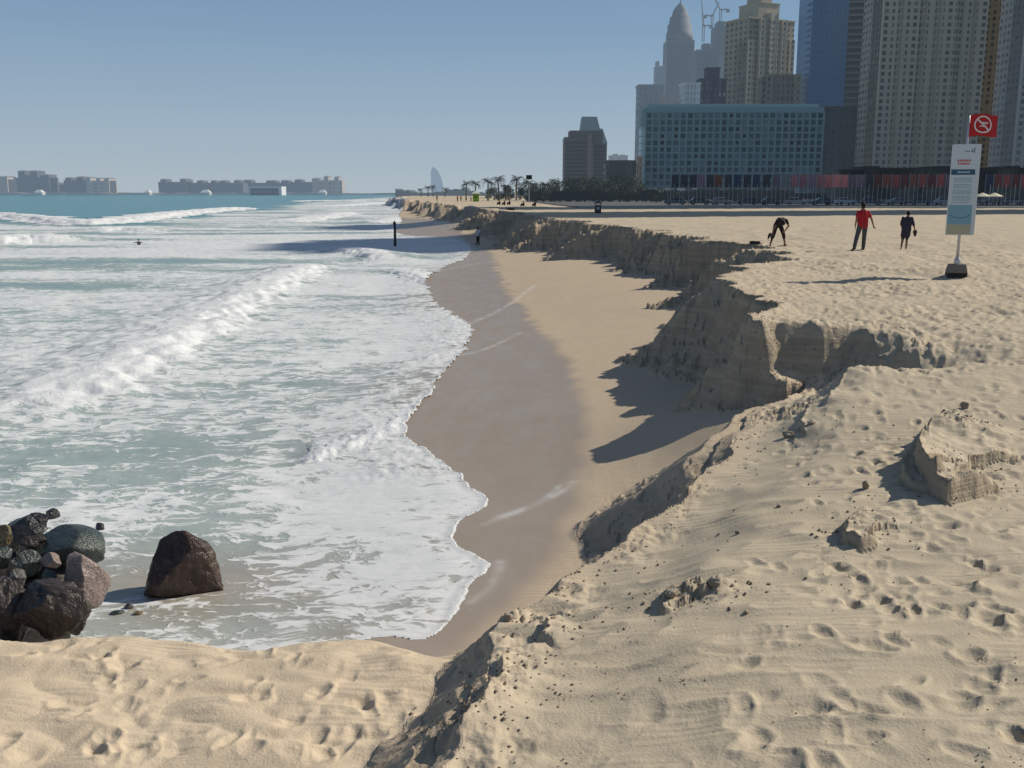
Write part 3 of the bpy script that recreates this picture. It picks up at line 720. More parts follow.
residential('slate_block', 'tall slate grey slab showing left of the teal hotel', 637.5, 662, 86, 620, 0, 14, (.20,.23,.26), (.12,.15,.18), .28, 5, 3.4, [(.0,.2,.6,1)])
residential('white_block', 'short white block standing behind the teal hotel roof', 681, 698, 84, 600, 0, 12, (.55,.58,.58), (.14,.17,.19), .25, 5, 3.6, [(.0,.12,.8,1),(.88,1,.8,1)])
residential('dark_block', 'dark purple block with rounded top behind the teal hotel roof', 698, 724, 80, 620, 0, 12, (.075,.07,.095), (.16,.17,.2), .16, 6, 3.4, [(.2,.4,1.,1.),(.6,.8,1,1)], crown=[(.25,.75,6,1)])
residential('rust_block', 'small rust coloured block beside the white one behind the hotel', 661, 681, 96, 610, 0, 12, (.28,.19,.16), (.15,.12,.12), .3, 6, 3.5, [(.4,.6,.8,1.)])

# domed tower with a spire
r, W, Hh = place('domed_tower', 664, 691, 40, 1150, 0, 28); setp(r, 'hazy grey tower with a rounded dome crown and spire', 'tower')
dm = solidmat('domed_wall', (.13,.145,.17), .7, .27, .06, .02); dg = solidmat('domed_glass', (.05,.065,.09), .3, .27, .1, .1)
m = MB().box(0, W, 0, 28, -6, Hh).box(-W*.30, 0, 4, 24, -6, Hh*.72).box(W, W*1.08, 4, 24, -6, Hh*.80)
m.build('wall', dm, r)
c = (W*.52, 14, Hh); pr = [(W*.50, 0), (W*.49, 9), (W*.46, 9.5), (W*.44, 18), (W*.40, 18.5), (W*.37, 26), (W*.31, 27), (W*.26, 33), (W*.17, 37), (W*.07, 40), (.7, 42)]
MB().lathe(pr, 20, c).build('dome', dm, r, True); MB().lathe([(.7, 41), (.35, 50), (.1, 60)], 8, c).build('spire', dm, r)
it = [(W*(i+.5)/9, -.1, Hh*.5, W/9*.45, .6, Hh*.96) for i in range(9)]+[(-W*.30*(i+.5)/3, 3.8, Hh*.36, W*.04, .6, Hh*.66) for i in range(3)]
add_windows(r, it, dg, 'window_strip'); b_ = MB()
for j in range(1, 40): b_.box(-.05, W+.05, -.45, .02, Hh*j/40-.5, Hh*j/40+.3)
b_.build('floor_band', dm, r)
residential('flat_roofed_tower', 'hazy slab with slanted top left of the domed tower', 654, 664, 67, 1000, 0, 16, (.15,.18,.21), (.08,.10,.13), .42, 4, 4, [(.0,.3,1,1.04)])

# tower under construction with cranes
r, W, Hh = place('unfinished_tower', 693, 716, 49, 950, 0, 26); setp(r, 'unfinished concrete tower core with open upper floors and scaffolding', 'tower')
um = solidmat('raw_concrete', (.11,.12,.14), .8, .27, .1, .02); ug = solidmat('construction_glass', (.13,.16,.20), .3, .3)
m = MB().box(0, W, 0, 26, -6, Hh*.74)
for j in range(8): m.box(.3-.6*(j > 3), W-.3+.6*(j > 3), 0, 26, Hh*(.75+.031*j), Hh*(.75+.031*j)+1.2)
for i in range(9): m.box(W*i/9+.6, W*i/9+1.3, .5, 25, Hh*.74, Hh)
m.box(W*.35, W*.65, 8, 18, Hh, Hh+6); m.build('wall', um, r)
add_windows(r, [(W*(i+.5)/8, -.1, Hh*.37, W/8*.7, .5, Hh*.7) for i in range(8)], ug, 'window_strip')
r, W, Hh = place('rear_unfinished_tower', 709, 729, 26, 1000, 0, 24); setp(r, 'second unfinished tower with stepped shoulders below the cranes', 'tower')
m = MB().box(0, W, 0, 24, -6, Hh*.90).box(W*.1, W*.75, 2, 22, Hh*.90, Hh).box(W*.25, W*.6, 4, 20, Hh, Hh+5); m.build('wall', um, r)
add_windows(r, [(W*(i+.5)/7, -.1, Hh*.42, W/7*.55, .5, Hh*.82) for i in range(7)], ug, 'window_strip')
def crane(px, ybase, ytop, Y, jib, label):
    x, _, z0 = atY(px, ybase, Y); z1 = atY(px, ytop, Y)[2]; r = empty('tower_crane', (x, Y, z0)); setp(r, label, 'crane', 'cranes on the unfinished towers')
    cm = solidmat('crane_steel', (.10,.09,.09), .6, .35); h = z1-z0; L = MB()
    for a in (-.9, .9):
        for b in (-.9, .9): L.tube([(a, b, 0), (a, b, h)], .22, 5)
    for k in range(int(h/2.5)): L.tube([(-.9, -.9, k*2.5), (.9, -.9, k*2.5+2.5)], .14, 4)
    L.build('mast', cm, r); MB().tube([(0,0,h-2), jib], [.8,.3], 6).tube([(0,0,h+3), (jib[0]*.8, 0, jib[2]*.85)], .12, 4).build('jib', cm, r)
    MB().tube([(0,0,h-2), (-6*np.sign(jib[0]), 0, h-1)], .7, 6).box(-7*np.sign(jib[0])-1.5, -7*np.sign(jib[0])+1.5, -1, 1, h-4, h-1).build('counterweight', cm, r)
crane(703, 42, 24, 955, (-3, 0, 40), 'left crane with a steep jib on the unfinished tower'); crane(712, 26, 14, 1005, (6, 0, 22), 'middle crane with short mast between the two unfinished tops')
crane(720, 27, 8, 1010, (-12, 0, 36), 'tallest crane on the rear unfinished tower')

# grey hotel with teal sloping roof, and its neighbours
r, W, Hh = place('sloped_roof_hotel', 564.5, 591, 137, 700, 0, 24); setp(r, 'grey brown hotel with banded storeys and sloping teal roof', 'hotel')
gw = solidmat('grey_hotel_wall', (.17,.135,.115), .8, .11, .08, .05); gg = solidmat('grey_hotel_glass', (.05,.05,.05), .3, .11); gt = solidmat('teal_roof', (.09,.16,.17), .6, .22); gb = solidmat('grey_hotel_band', (.27,.21,.16), .8, .12)
m = MB().box(0, W, 0, 24, -6, Hh).box(W*.2, W*1.45, 3, 24, Hh-4.5, Hh+4.5).box(W, W*1.62, 4, 22, -6, Hh-4)
m.build('wall', gw, r); fl = Hh/15
add_windows(r, [(W*.43, -.1, (j+.6)*fl, W*.80, .3, fl*.52) for j in range(14)]+[(W*1.32, 3.9, (j+.6)*fl, W*.45, .3, fl*.52) for j in range(13)], gg, 'window_band')
MB().box(W*.88, W*1.02, -.6, 6, -6, Hh+2).box(W*1.0, W*1.12, 3.2, 6, -6, Hh-1).build('stair_shaft', gb, r)
MB().frustum(W*.62, W*1.36, 4, 22, Hh+4.5, W*.68, W*1.24, 7, 19, Hh+14).frustum(W*1.30, W*1.64, 4, 22, Hh-4, W*1.34, W*1.46, 7, 18, Hh+6).build('roof', gt, r)
residential('far_pale_block', 'pale hazy twin topped block right of the sloped roof hotel', 610, 628, 156, 1400, 0, 20, (.28,.26,.26), (.15,.15,.16), .42, 7, 4.5, [(.2,.45,1,1.05),(.6,.85,1,1.03)])
residential('low_brown_block', 'low brown block with flat roof beside the teal hotel', 607, 641, 162, 520, 0, 16, (.13,.115,.105), (.05,.05,.055), .12, 10, 3.3, [(.55,.75,.8,1.0)])
residential('striped_annexe', 'small red and cream striped annexe against the teal hotel', 638.5, 642.5, 158, 440, 0, 6, (.55,.42,.32), (.30,.08,.07), .1, 2, 2.8, [(.0,.3,.3,1)])
residential('arcade_podium', 'dark brown shopping podium along the foot of the towers', 866, 1100, 170, 400, 0, 30, (.06,.05,.045), (.02,.02,.022), .05, 40, 4.2, [(.0,.06,1,1.1),(.3,.36,1,1.1),(.6,.66,1,1.1)])

# towers of the same row that stand right of the frame and throw the long shadows
for k, (Xc, Yc, hw, h) in enumerate([(205, 184, 14, 161), (212, 246, 12, 172), (235, 300, 22, 128), (250, 362, 26, 130), (300, 442, 26, 130)]):
    px = 512+Xc/Yc*F
    r = empty('shade_tower', (Xc-hw, Yc-hw, 2.6), radians(10)); setp(r, ['grey concrete tower nearest the beach beyond the right edge', 'second grey concrete tower beyond the right edge', 'third grey concrete tower beyond the right edge', 'fourth grey concrete tower beyond the right edge','fifth grey concrete tower beyond the right edge'][k], 'tower', 'towers standing right of the frame')
    W = 2*hw; m = MB().box(0, W, 0, W, -6, h).box(W*.2, W*.8, W*.2, W*.8, h, h+7).box(W*.3, W*.45, -1.4, 3, -6, h).box(W*.65, W*.8, -1.4, 3, -6, h).box(-1.4, 3, W*.3, W*.45, -6, h)
    m.build('wall', solidmat('shade_tower_wall', (.22,.21,.19), .85, 0, .08, .05), r)
    add_windows(r, grid_side(W, 3, h, 5, int(h/3.3/4), .5, .16)[:90], solidmat('shade_tower_glass', (.04,.05,.06), .3), maxn=90)

# ---------------------------------------------------------------- far shore, island hotels, sail tower
def cap_strip(name, label, pts, Y, thick, mat, kind):
    m = MB()
    for (xa, za), (xb, zb) in zip(pts, pts[1:]):
        m.frustum(xa, xb, Y, Y+thick, -1, xa, xb, Y+2, Y+thick, 1)
        b = len(m.v)-8; m.v[b+4] = (xa, Y+3, za); m.v[b+7] = (xa, Y+thick, za); m.v[b+5] = (xb, Y+3, zb); m.v[b+6] = (xb, Y+thick, zb)
    return setp(m.build(name, mat), label, kind=kind)
xs = np.linspace(-2200, atY(472, 190, 2900)[0], 160)
cap_strip('island_shore', 'low hazy sandy shore of the island across the water', [(x, 5.5+2*float(pn(x*.02, 0, 5))+1.5*float(pn(x*.09, 3, 5))) for x in xs], 2900, 300, solidmat('island_sand', (.20,.19,.16), .9, .45, .3, .01), 'structure')
def island(px0, px1, ytop, Y, col, extra, label, group='hotel blocks on the island across the water', name='island_hotel'):
    r, W, Hh = place(name, px0, px1, ytop, Y, 0, 60, 3); setp(r, label, 'hotel', group)
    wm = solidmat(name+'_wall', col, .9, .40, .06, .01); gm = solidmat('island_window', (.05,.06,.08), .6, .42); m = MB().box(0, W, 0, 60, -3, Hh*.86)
    for a, b, h in extra: m.box(a*W, b*W, -4, 50, -3.1, Hh*h)
    m.build('wall', wm, r); n = max(3, int(W/14)); rf = MB()
    for a, b, h in extra: rf.frustum(a*W-1, b*W+1, -5, 51, Hh*h, a*W+4, b*W-4, 5, 40, Hh*h+3)
    rf.build('roof', solidmat('island_roof', (.20,.17,.15), .9, .5), r)
    add_windows(r, [(W*(i+.5)/n, -.5, Hh*(.12+.26*j), W/n*.5, 1, Hh*.12) for i in range(n) for j in range(3)], gm, maxn=60)
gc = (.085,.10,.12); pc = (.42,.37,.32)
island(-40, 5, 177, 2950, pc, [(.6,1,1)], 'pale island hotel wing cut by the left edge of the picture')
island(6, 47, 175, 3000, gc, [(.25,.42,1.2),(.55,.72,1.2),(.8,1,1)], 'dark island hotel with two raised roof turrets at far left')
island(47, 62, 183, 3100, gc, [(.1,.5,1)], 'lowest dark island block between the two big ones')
island(61, 84, 178, 3000, gc, [(.1,.35,1),(.6,.9,1.05)], 'dark blue island block touching a pale one')
island(84, 107, 178.5, 2960, pc, [(.0,.2,1.05),(.45,.62,1),(.8,1,1)], 'pale island block left of the gap in the skyline')
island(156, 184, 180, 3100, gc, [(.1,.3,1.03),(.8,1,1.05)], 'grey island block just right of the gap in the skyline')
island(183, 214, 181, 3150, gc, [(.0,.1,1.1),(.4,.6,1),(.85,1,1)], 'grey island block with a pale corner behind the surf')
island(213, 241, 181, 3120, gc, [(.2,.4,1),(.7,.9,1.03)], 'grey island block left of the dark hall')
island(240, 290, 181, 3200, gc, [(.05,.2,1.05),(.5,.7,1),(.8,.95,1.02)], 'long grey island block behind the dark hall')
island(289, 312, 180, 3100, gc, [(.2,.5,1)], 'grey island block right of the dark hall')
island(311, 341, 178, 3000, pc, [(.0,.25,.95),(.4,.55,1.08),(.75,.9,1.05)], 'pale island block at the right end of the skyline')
r, W, Hh = place('waterfront_hall', 246.5, 279, 186.5, 2500, 0, 50, 1.5); setp(r, 'long dark hall with white roof and end walls on the far shore', 'hall')
MB().box(0, W, 3, 50, -2, Hh*.8).build('wall', solidmat('hall_wall', (.03,.035,.05), .6, .30), r); MB().box(-2, W+2, 0, 52, Hh*.82, Hh).box(-2, 3, 0, 50, -2, Hh*.81).box(W-5, W+2, 0, 50, -2, Hh*.81).build('roof', solidmat('hall_roof', (.75,.75,.75), .6, .35), r)
add_windows(r, [(W*(i+.5)/8, 2.6, Hh*.35, W/8*.5, .8, Hh*.3) for i in range(8)], solidmat('hall_window', (.08,.1,.13), .4, .35))
for px, w, lab in [(205, 9, 'small white marquee on the shore left of the dark hall'), (147, 5, 'tiny white shed on the shore in the skyline gap'), (38, 8, 'small white marquee below the turreted island hotel'), (322, 7, 'small white marquee at the right end of the island shore')]:
    x, _, z = atY(px, 194.6, 2600); r = empty('shore_marquee', (x, 2600, .5)); setp(r, lab, 'marquee', 'white marquees on the far shore'); ww = w*2.6
    MB().box(-ww/2, ww/2, 0, 20, 0, 6).build('side_wall', solidmat('marquee_wall', (.5,.48,.45), .8, .4), r); MB().frustum(-ww/2-1, ww/2+1, -1, 21, 6, -ww*.2, ww*.2, 6, 14, 13).build('roof', solidmat('marquee_roof', (.72,.72,.7), .8, .4), r)
# sail-shaped tower
r = empty('sail_tower', (atY(437, 190, 5200)[0], 5200, 3)); setp(r, 'sail shaped tower faint in the haze on the horizon', 'tower')
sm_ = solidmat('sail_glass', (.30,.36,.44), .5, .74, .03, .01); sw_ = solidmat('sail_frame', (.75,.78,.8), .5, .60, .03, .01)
Ht = 132; prof = [(-31, 0), (-31, Ht*.82), (-26, Ht*.93), (-20, Ht)]+[(-20+52*sin(t*pi/2)**1.15, Ht*(cos(t*pi/2))**.85) for t in np.linspace(.08, 1, 14)]
m = MB(); n = len(prof); m.v = [(x, 0, z) for x, z in prof]+[(x, 30, z) for x, z in prof]; m.f = [tuple(range(n))[::-1], tuple(range(n, 2*n))]+[(i, (i+1)%n, n+(i+1)%n, n+i) for i in range(n)]
m.build('sail', sm_, r); MB().tube([(p[0], -1, p[1]) for p in prof[3:]], 2.6, 6).build('outer_mast', sw_, r); MB().tube([(-26, 10, Ht*.9), (-22, 10, Ht*1.16)], [1.5,.4], 6).build('spire', sw_, r)
MB().box(-45, 45, 2, 32, -3, 6).build('podium', sm_, r)

# ---------------------------------------------------------------- promenade
pave = solidmat('promenade_paving', (.10,.10,.10), .8, .04, .25, .05)
def quadsheet(name, pts, z, mat, label, thick=.5):
    m = MB(); n = len(pts); m.v = [(x, y, z) for x, y in pts]+[(x, y, z-thick) for x, y in pts]; m.f = [tuple(range(n)), tuple(range(n, 2*n))[::-1]]+[((i+1)%n, i, n+i, n+(i+1)%n) for i in range(n)]
    return setp(m.build(name, mat), label, kind='structure')
quadsheet('promenade', [(12,172),(330,182),(500,900),(20,900),(8,420),(4,300)], 3.02, pave, 'grey paved promenade and car park behind the beach')
quadsheet('promenade_kerb', [(11.4,171.0),(330,181.0),(330,181.95),(11.4,171.95)], 3.14, solidmat('kerb_concrete', (.42,.40,.36), .8), 'pale kerb between the sand and the promenade')
PZ = 3.02

# trees ------------------------------------------------------------
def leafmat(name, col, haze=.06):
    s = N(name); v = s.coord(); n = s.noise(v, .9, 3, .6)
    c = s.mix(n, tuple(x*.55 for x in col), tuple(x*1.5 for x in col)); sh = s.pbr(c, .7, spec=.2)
    em = s.n('ShaderNodeEmission'); em.inputs[0].default_value = (*HAZE, 1); mx = s.n('ShaderNodeMixShader'); mx.inputs[0].default_value = haze; s.l(sh, mx.inputs[1]); s.l(em.outputs[0], mx.inputs[2])  # distance haze painted into the leaves as a fixed glow
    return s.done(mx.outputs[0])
leaf = leafmat('leaves', (.045,.055,.03)); palmleaf = leafmat('palm_leaves', (.05,.055,.03)); bark = solidmat('bark', (.10,.075,.05), .9, .05)
def palm_mesh(seed, h):
    rg = random.Random(seed); t = MB(); lean = rg.uniform(-.5, .5)
    t.tube([(lean*(k/8)**2, 0, h*k/8) for k in range(9)], [.30-.012*k+(.06 if k == 0 else 0) for k in range(9)], 8)
    c = MB()
    for i in range(34):
        az = rg.uniform(0, 2*pi); el = rg.uniform(-.55, 1.25); L = rg.uniform(2.2, 3.1); px_, pz_ = 0., 0.; e = el; pts = []
        for k in range(8): pts.append((px_, pz_)); px_ += cos(e)*L/7; pz_ += sin(e)*L/7; e -= .25
        for k in range(7):
            for sgn in (-1, 1):
                for q in (0., .5):
                    bx_ = pts[k][0]+(pts[k+1][0]-pts[k][0])*q; bz = pts[k][1]+(pts[k+1][1]-pts[k][1])*q; w_ = .62*sin(pi*(k+q+.9)/8.2)+.08; dr = rg.uniform(.05, .35)
                    a_ = (bx_, 0, bz); b_ = (bx_+.14, 0, bz+.02); d_ = (bx_+.32, sgn*w_, bz-dr)
                    R_ = Matrix.Rotation(az, 3, 'Z'); c.poly([tuple(R_ @ Vector(p)+Vector((lean, 0, h))) for p in (a_, b_, d_)])
    return t, c
def round_tree_mesh(seed, h, w_, n=1500, lobes=9):
    rg = random.Random(seed); t = MB(); t.tube([(0,0,0),(.1,0,h*.25),(0,.1,h*.5)], [.3,.22,.12], 7); ls = []
    for i in range(lobes):
        a = rg.uniform(0, 2*pi); rr = rg.uniform(.1, .75)*w_; z = h*rg.uniform(.16, .80); ls.append((cos(a)*rr, sin(a)*rr, z, rg.uniform(.25, .45)*w_*.9, rg.uniform(.14, .24)*h))
        t.tube([(0,0,h*.3), (cos(a)*rr*.5, sin(a)*rr*.5, z*.8), (cos(a)*rr, sin(a)*rr, z)], [.12,.07,.03], 5)
    c = MB()
    for i in range(n):
        l = ls[i % lobes]; v = Vector((rg.gauss(0,1), rg.gauss(0,1), rg.gauss(0,1))).normalized()*rg.uniform(.45, 1.08)
        p = Vector((l[0]+v.x*l[3], l[1]+v.y*l[3], l[2]+v.z*l[4])); s_ = rg.uniform(.12, .34)
        a = Vector((rg.gauss(0,1), rg.gauss(0,1), rg.gauss(0,1))).normalized(); b = a.orthogonal().normalized()
        c.poly([tuple(p+a*s_), tuple(p+b*s_*.6), tuple(p-a*s_), tuple(p-b*s_*.6)])
    return t, c
palms = [palm_mesh(k, h) for k, h in ((1, 5.2), (2, 6.2), (3, 4.4))]; rounds = [round_tree_mesh(k, h, w_) for k, h, w_ in ((11, 7.5, 4.5), (12, 6.2, 5), (13, 9, 5), (14, 3.2, 3.6))]
protoT = {}
def tree(kind, k, px, Y, sc_, label, group, rz=0.):
    key = (kind, k); x = atY(px, 190, Y)[0]
    if key not in protoT:
        t, c = (palms if kind == 'palm_tree' else rounds)[k]; r = empty(kind, (x, Y, PZ), rz)
        t.build('trunk', bark, r, True); c.build('crown', palmleaf if kind == 'palm_tree' else leaf, r); protoT[key] = r
    else: r = copytree(protoT[key]); r.location = (x, Y, PZ); r.rotation_euler = (0, 0, rz)
    r.scale = (sc_,)*3; setp(r, label, 'palm tree' if kind == 'palm_tree' else 'tree', group); return r
ordn = ['first','second','third','fourth','fifth','sixth','seventh','eighth','ninth','tenth','eleventh','twelfth','thirteenth','fourteenth','fifteenth','sixteenth','seventeenth','eighteenth','nineteenth','twentieth']
PX = [(421,700,1.,2),(428,640,1.1,0),(433,660,1.0,1),(445,600,1.0,2),(466,330,.85,1),(475,325,.85,1),(488,320,.95,1),(499,318,1.03,1),(506,330,.85,0),(516,318,1.05,1),(528,330,.9,1),(545,300,.9,0)]
for i, (px, Y, s_, k) in enumerate(PX): tree('palm_tree', k, px, Y, s_, f'date palm in the row beyond the sand, {ordn[i]} palm from the left', 'palms beyond the far sand', i*1.3)
RX = [(494,345,.8,1),(508,350,.9,1),(520,350,.85,0),(534,345,.9,1),(541,335,.8,0),(549,340,.9,1),(557,330,.95,0),(565,325,.9,2),(572,320,.95,0),(581,315,.9,2),(590,312,1.0,0),(598,315,.85,2),(606,318,.85,0),(614,322,.85,2),(623,310,.98,2),(631,312,.9,2),(639,318,.8,0),(650,330,.7,1),(660,330,.62,1)]
for i, (px, Y, s_, k) in enumerate(RX): tree('broadleaf_tree', k, px, Y, s_, f'dark broad tree in the row left of the teal hotel, {ordn[i]} tree from the left', 'dark trees left of the teal hotel', i*2.1)
for i, px in enumerate([536,543,551,560,568,577,585,594,603,611,620,629,637,646,655]): tree('clipped_tree', 3, px, 285, 1.15+.15*sin(i*2.1), f'low bushy tree before the dark tree row, {ordn[i]} from the left', 'low bushes before the dark tree row', i*1.3)
for i, px in enumerate([668,676,686,696,706,716,727,738,749,760,771,782]): tree('clipped_tree', 3, px, 262, 1.25, f'low dark tree along the foot of the teal hotel, {ordn[i]} from the left', 'low trees below the teal hotel', i*1.7)
for i, (px, s_) in enumerate([(848,.85),(860,.8),(930,1.05),(944,1.0),(1000,1.05),(1012,1.1),(1022,1.0),(912,.8),(896,.7)]): tree('broadleaf_tree', i % 3, px, 250+i*3, s_, ['tree at the left foot of the widest tower','round tree at the foot of the widest tower','tree just left of the warning sign panel','tree behind the left edge of the sign panel','tree between the brown and pale towers','tree below the pale tower','tree at the right edge of the picture','low tree behind the red banners','lowest tree behind the red banners'][i], 'trees at the foot of the towers', i*1.9)
# far low scrub line
cap_strip('far_scrub', 'dark low scrub and roofs along the distant coast', [(x, 7+3*float(pn(x*.05, 1, 6))+3*float(pn(x*.2, 1, 7))) for x in np.linspace(atY(395,190,900)[0], atY(560,190,900)[0], 80)], 900, 60, solidmat('far_scrub', (.06,.065,.055), .9, .30, .4, .05), 'stuff')

# banner poles -----------------------------------------------------
polem = solidmat('flagpole_steel', (.36,.37,.38), .5, .04)
fcol = {'r': (.42,.10,.09), 'd': (.24,.06,.05), 'p': (.48,.20,.22), 'v': (.27,.18,.23), 'b': (.035,.06,.13), 'g': (.22,.23,.23), 'o': (.30,.09,.05), 'k': (.05,.055,.065), 'x': (.80,.28,.26)}
fname = {'r': 'red', 'd': 'dark red', 'p': 'dusty pink', 'v': 'mauve', 'b': 'navy blue', 'g': 'pale grey', 'o': 'rust orange', 'k': 'charcoal', 'x': 'bright red'}
BAN = [(671,'k'),(680,'k'),(689,'k'),(697,'v'),(706,'k'),(714,'o'),(724,'k'),(733,'b'),(743,'k'),(752,'b'),(762,'k'),(772,'v'),(781,'g'),(790,'p'),(799,'p'),(808,'v'),(816,'p'),(824,'x'),(832,'x'),(840,'x'),(848,'v'),(856,'v'),(865,'k'),(873,'d'),(882,'o'),(891,'r'),(900,'d'),(909,'o'),(918,'r'),(927,'d'),(936,'r'),(945,'v'),(985,'b'),(993,'d'),(1002,'r'),(1011,'d'),(1020,'r')]
cnt = {}
protoB = {}
for i, (px, c) in enumerate(BAN):
    Y = 190+(i % 3)*1.2; x = atY(px, 190, Y)[0]; h = 5.6+.25*sin(i*2.3)
    if c not in protoB:
        r = empty('banner_flag', (x, Y, PZ)); MB().tube([(0,0,0),(0,0,5.9)], [.06,.045], 8).build('pole', polem, r); m = MB(); nx = 9
        for a in range(nx):
            for b in range(5):
                P_ = lambda a, b: (.05+1.35*a/nx, .10*sin(a*1.9)*(1+.2*b), 5.75-2.35*b/5-.05*sin(a*1.9+1))
                m.poly([P_(a,b), P_(a+1,b), P_(a+1,b+1), P_(a,b+1)])
        m.build('banner', solidmat('banner_'+fname[c].replace(' ', '_'), fcol[c], .8, .03, .3, 1.2), r, True); protoB[c] = r
    else: r = copytree(protoB[c]); r.location = (x, Y, PZ)
    r.rotation_euler = (0, 0, .12*sin(i*1.7)); cnt[c] = cnt.get(c, 0)+1
    setp(r, f'{fname[c]} banner on a pole by the car park, {ordn[cnt[c]-1]} {fname[c]} one from left', 'banner', 'banners along the car park')
pb = None
for i, px in enumerate([536,543,551,560,568,577,585,594,603,611,620,629,637,646,655]): tree('clipped_tree', 3, px, 285, 1.15+.15*sin(i*2.1), f'low bushy tree before the dark tree row, {ordn[i]} from the left', 'low bushes before the dark tree row', i*1.3)
for i, px in enumerate([668,674,683,693,701,710,719,729,738,748,757,767,776,785,795,804,813,822,835,844,852,861,869,878,887,905,914,923,932,940,950,990,998,1006,1015]):
    Y = 182; x = atY(px, 190, Y)[0]
    if pb is None:
        r = pb = empty('fence_post', (x, Y, PZ)); MB().tube([(0,0,0),(0,0,3.9)], .04, 6).build('shaft', polem, r); MB().lathe([(.12,0),(.12,.12),(.05,.16)], 8).build('foot', polem, r)
    else: r = copytree(pb)
    r.location = (x, Y, PZ); setp(r, 'thin pale steel post standing in the row before the parked cars', 'post', 'pale posts before the parked cars')

# parked cars ------------------------------------------------------
glassm = solidmat('car_glass', (.02,.025,.03), .1, .02, spec=.8); tyre = solidmat('tyre', (.02,.02,.02), .8); rimm = solidmat('rim', (.35,.35,.36), .4)
def car(px, Y, col, label, rz):
    r = empty('parked_car', (atY(px, 190, Y)[0], Y, PZ), rz); setp(r, label, 'car', 'cars parked on the promenade')
    pm = solidmat('car_paint_%d' % (int(col[0]*99)), col, .35, .03, .05, .5, .6); W = .86
    prof = [(-2.2,.32),(-2.25,.62),(-2.1,.86),(-1.55,.95),(-.95,1.0),(1.05,1.0),(1.75,.88),(2.18,.74),(2.24,.45),(2.15,.30)]
    def ext(p, w0): m = MB(); n = len(p); m.v = [(a, -w0, z) for a, z in p]+[(a, w0, z) for a, z in p]; m.f = [tuple(range(n)), tuple(range(n, 2*n))[::-1]]+[((i+1)%n, i, n+i, n+(i+1)%n) for i in range(n)]; return m
    b = ext(prof, W).build('body', pm, r); bv = b.modifiers.new('b', 'BEVEL'); bv.width = .07; bv.segments = 2
    cb = MB().frustum(-1.75, 1.15, -W+.04, W-.04, .98, -1.2, .45, -.62, .62, 1.44).build('windows', glassm, r)
    MB().frustum(-1.22, .47, -.64, .64, 1.442, -1.1, .35, -.56, .56, 1.50).build('roof', pm, r)
    for a in (-1.35, 1.38):
        for s_ in (-1, 1):
            w_ = MB().tube([(a, s_*(W-.16), .32), (a, s_*(W+.03), .32)], .32, 14).build('wheel', tyre, r); MB().tube([(a, s_*(W+.0), .32), (a, s_*(W+.045), .32)], .19, 10).build('rim', rimm, w_)
    for s_ in (-1, 1): MB().box(2.16, 2.26, s_*.66-.16, s_*.66+.16, .56, .70).build('headlight', rimm, r); MB().box(-2.27, -2.17, s_*.66-.14, s_*.66+.14, .62, .76).build('tail_light', solidmat('tail_light', (.3,.02,.02), .3), r)
cc = [('dark blue',(.03,.045,.09)),('grey',(.16,.17,.18)),('white',(.5,.52,.53)),('black',(.025,.025,.03)),('silver',(.32,.33,.35)),('navy',(.02,.03,.07))]
for i, (px, c) in enumerate([(676,0),(700,3),(722,1),(748,5),(772,3),(797,4),(822,0),(846,2),(872,5),(898,1),(922,0),(946,4),(992,3),(1014,1)]):
    car(px, 205+(i % 2)*3, cc[c][1], f'{cc[c][0]} saloon car parked behind the banner poles, {ordn[i]} car from the left', (i*37 % 5-2)*.12+(pi if i % 3 == 0 else 0))
# parasols
for px, lab in ((983, 'cream parasol just right of the sign panel'), (995, 'cream parasol farther right of the sign panel')):
    r = empty('parasol', (atY(px, 190, 178)[0], 178, PZ)); setp(r, lab, 'parasol', 'cream parasols beside the sign'); MB().tube([(0,0,0),(0,0,2.3)], .04, 6).build('pole', polem, r)
    m = MB(); n = 8
    for k in range(n):
        a0, a1 = 2*pi*k/n, 2*pi*(k+1)/n; m.poly([(0,0,2.45), (1.5*cos(a0), 1.5*sin(a0), 1.85), (1.5*cos(a1), 1.5*sin(a1), 1.85)]).poly([(1.5*cos(a0), 1.5*sin(a0), 1.85), (1.5*cos(a0), 1.5*sin(a0), 1.68), (1.5*cos(a1), 1.5*sin(a1), 1.68), (1.5*cos(a1), 1.5*sin(a1), 1.85)])
    m.build('canopy', solidmat('parasol_cloth', (.72,.68,.5), .8), r)

# kiosk, poles, bin -------------------------------------------------
def onsand(px, py): return ground(px, py)
def base_at(px, Y): x = atY(px, 200, Y)[0]; return (x, Y, float(H(np.array([x]), np.array([float(Y)]))[0]))
r = empty('kiosk', base_at(476, 300)); setp(r, 'small lime green kiosk with pale peaked roof on the far sand', 'kiosk')
MB().box(-.85,.85,-.85,.85,0,2.3).build('body', solidmat('lime_paint', (.22,.40,.05), .6), r); MB().box(-.9,-.6,-.9,-.6,0,2.4).box(.6,.9,-.9,-.6,0,2.4).build('corner_post', solidmat('lime_dark', (.2,.4,.03), .6), r)
MB().box(-.45,.4,-.89,-.84,1.0,1.9).build('hatch', solidmat('hatch', (.12,.2,.05), .6), r); MB().frustum(-1.25,1.25,-1.25,1.25,2.4,-.15,.15,-.15,.15,3.15).box(-1.25,1.25,-1.25,1.25,2.28,2.4).build('roof', solidmat('pale_roof', (.66,.66,.6), .7), r)
r = empty('floodlight_pole', base_at(529, 260)); setp(r, 'tall pole with a dark floodlight head on the far sand', 'light pole')
MB().lathe([(.16,0),(.12,.3),(.07,5.2),(.06,6.4)], 10).build('pole', polem, r); MB().box(-.75,.75,-.2,.25,5.9,6.9).box(-.8,.8,-.25,.3,6.9,6.98).build('lamp_head', solidmat('lamp_dark', (.03,.03,.035), .5), r)
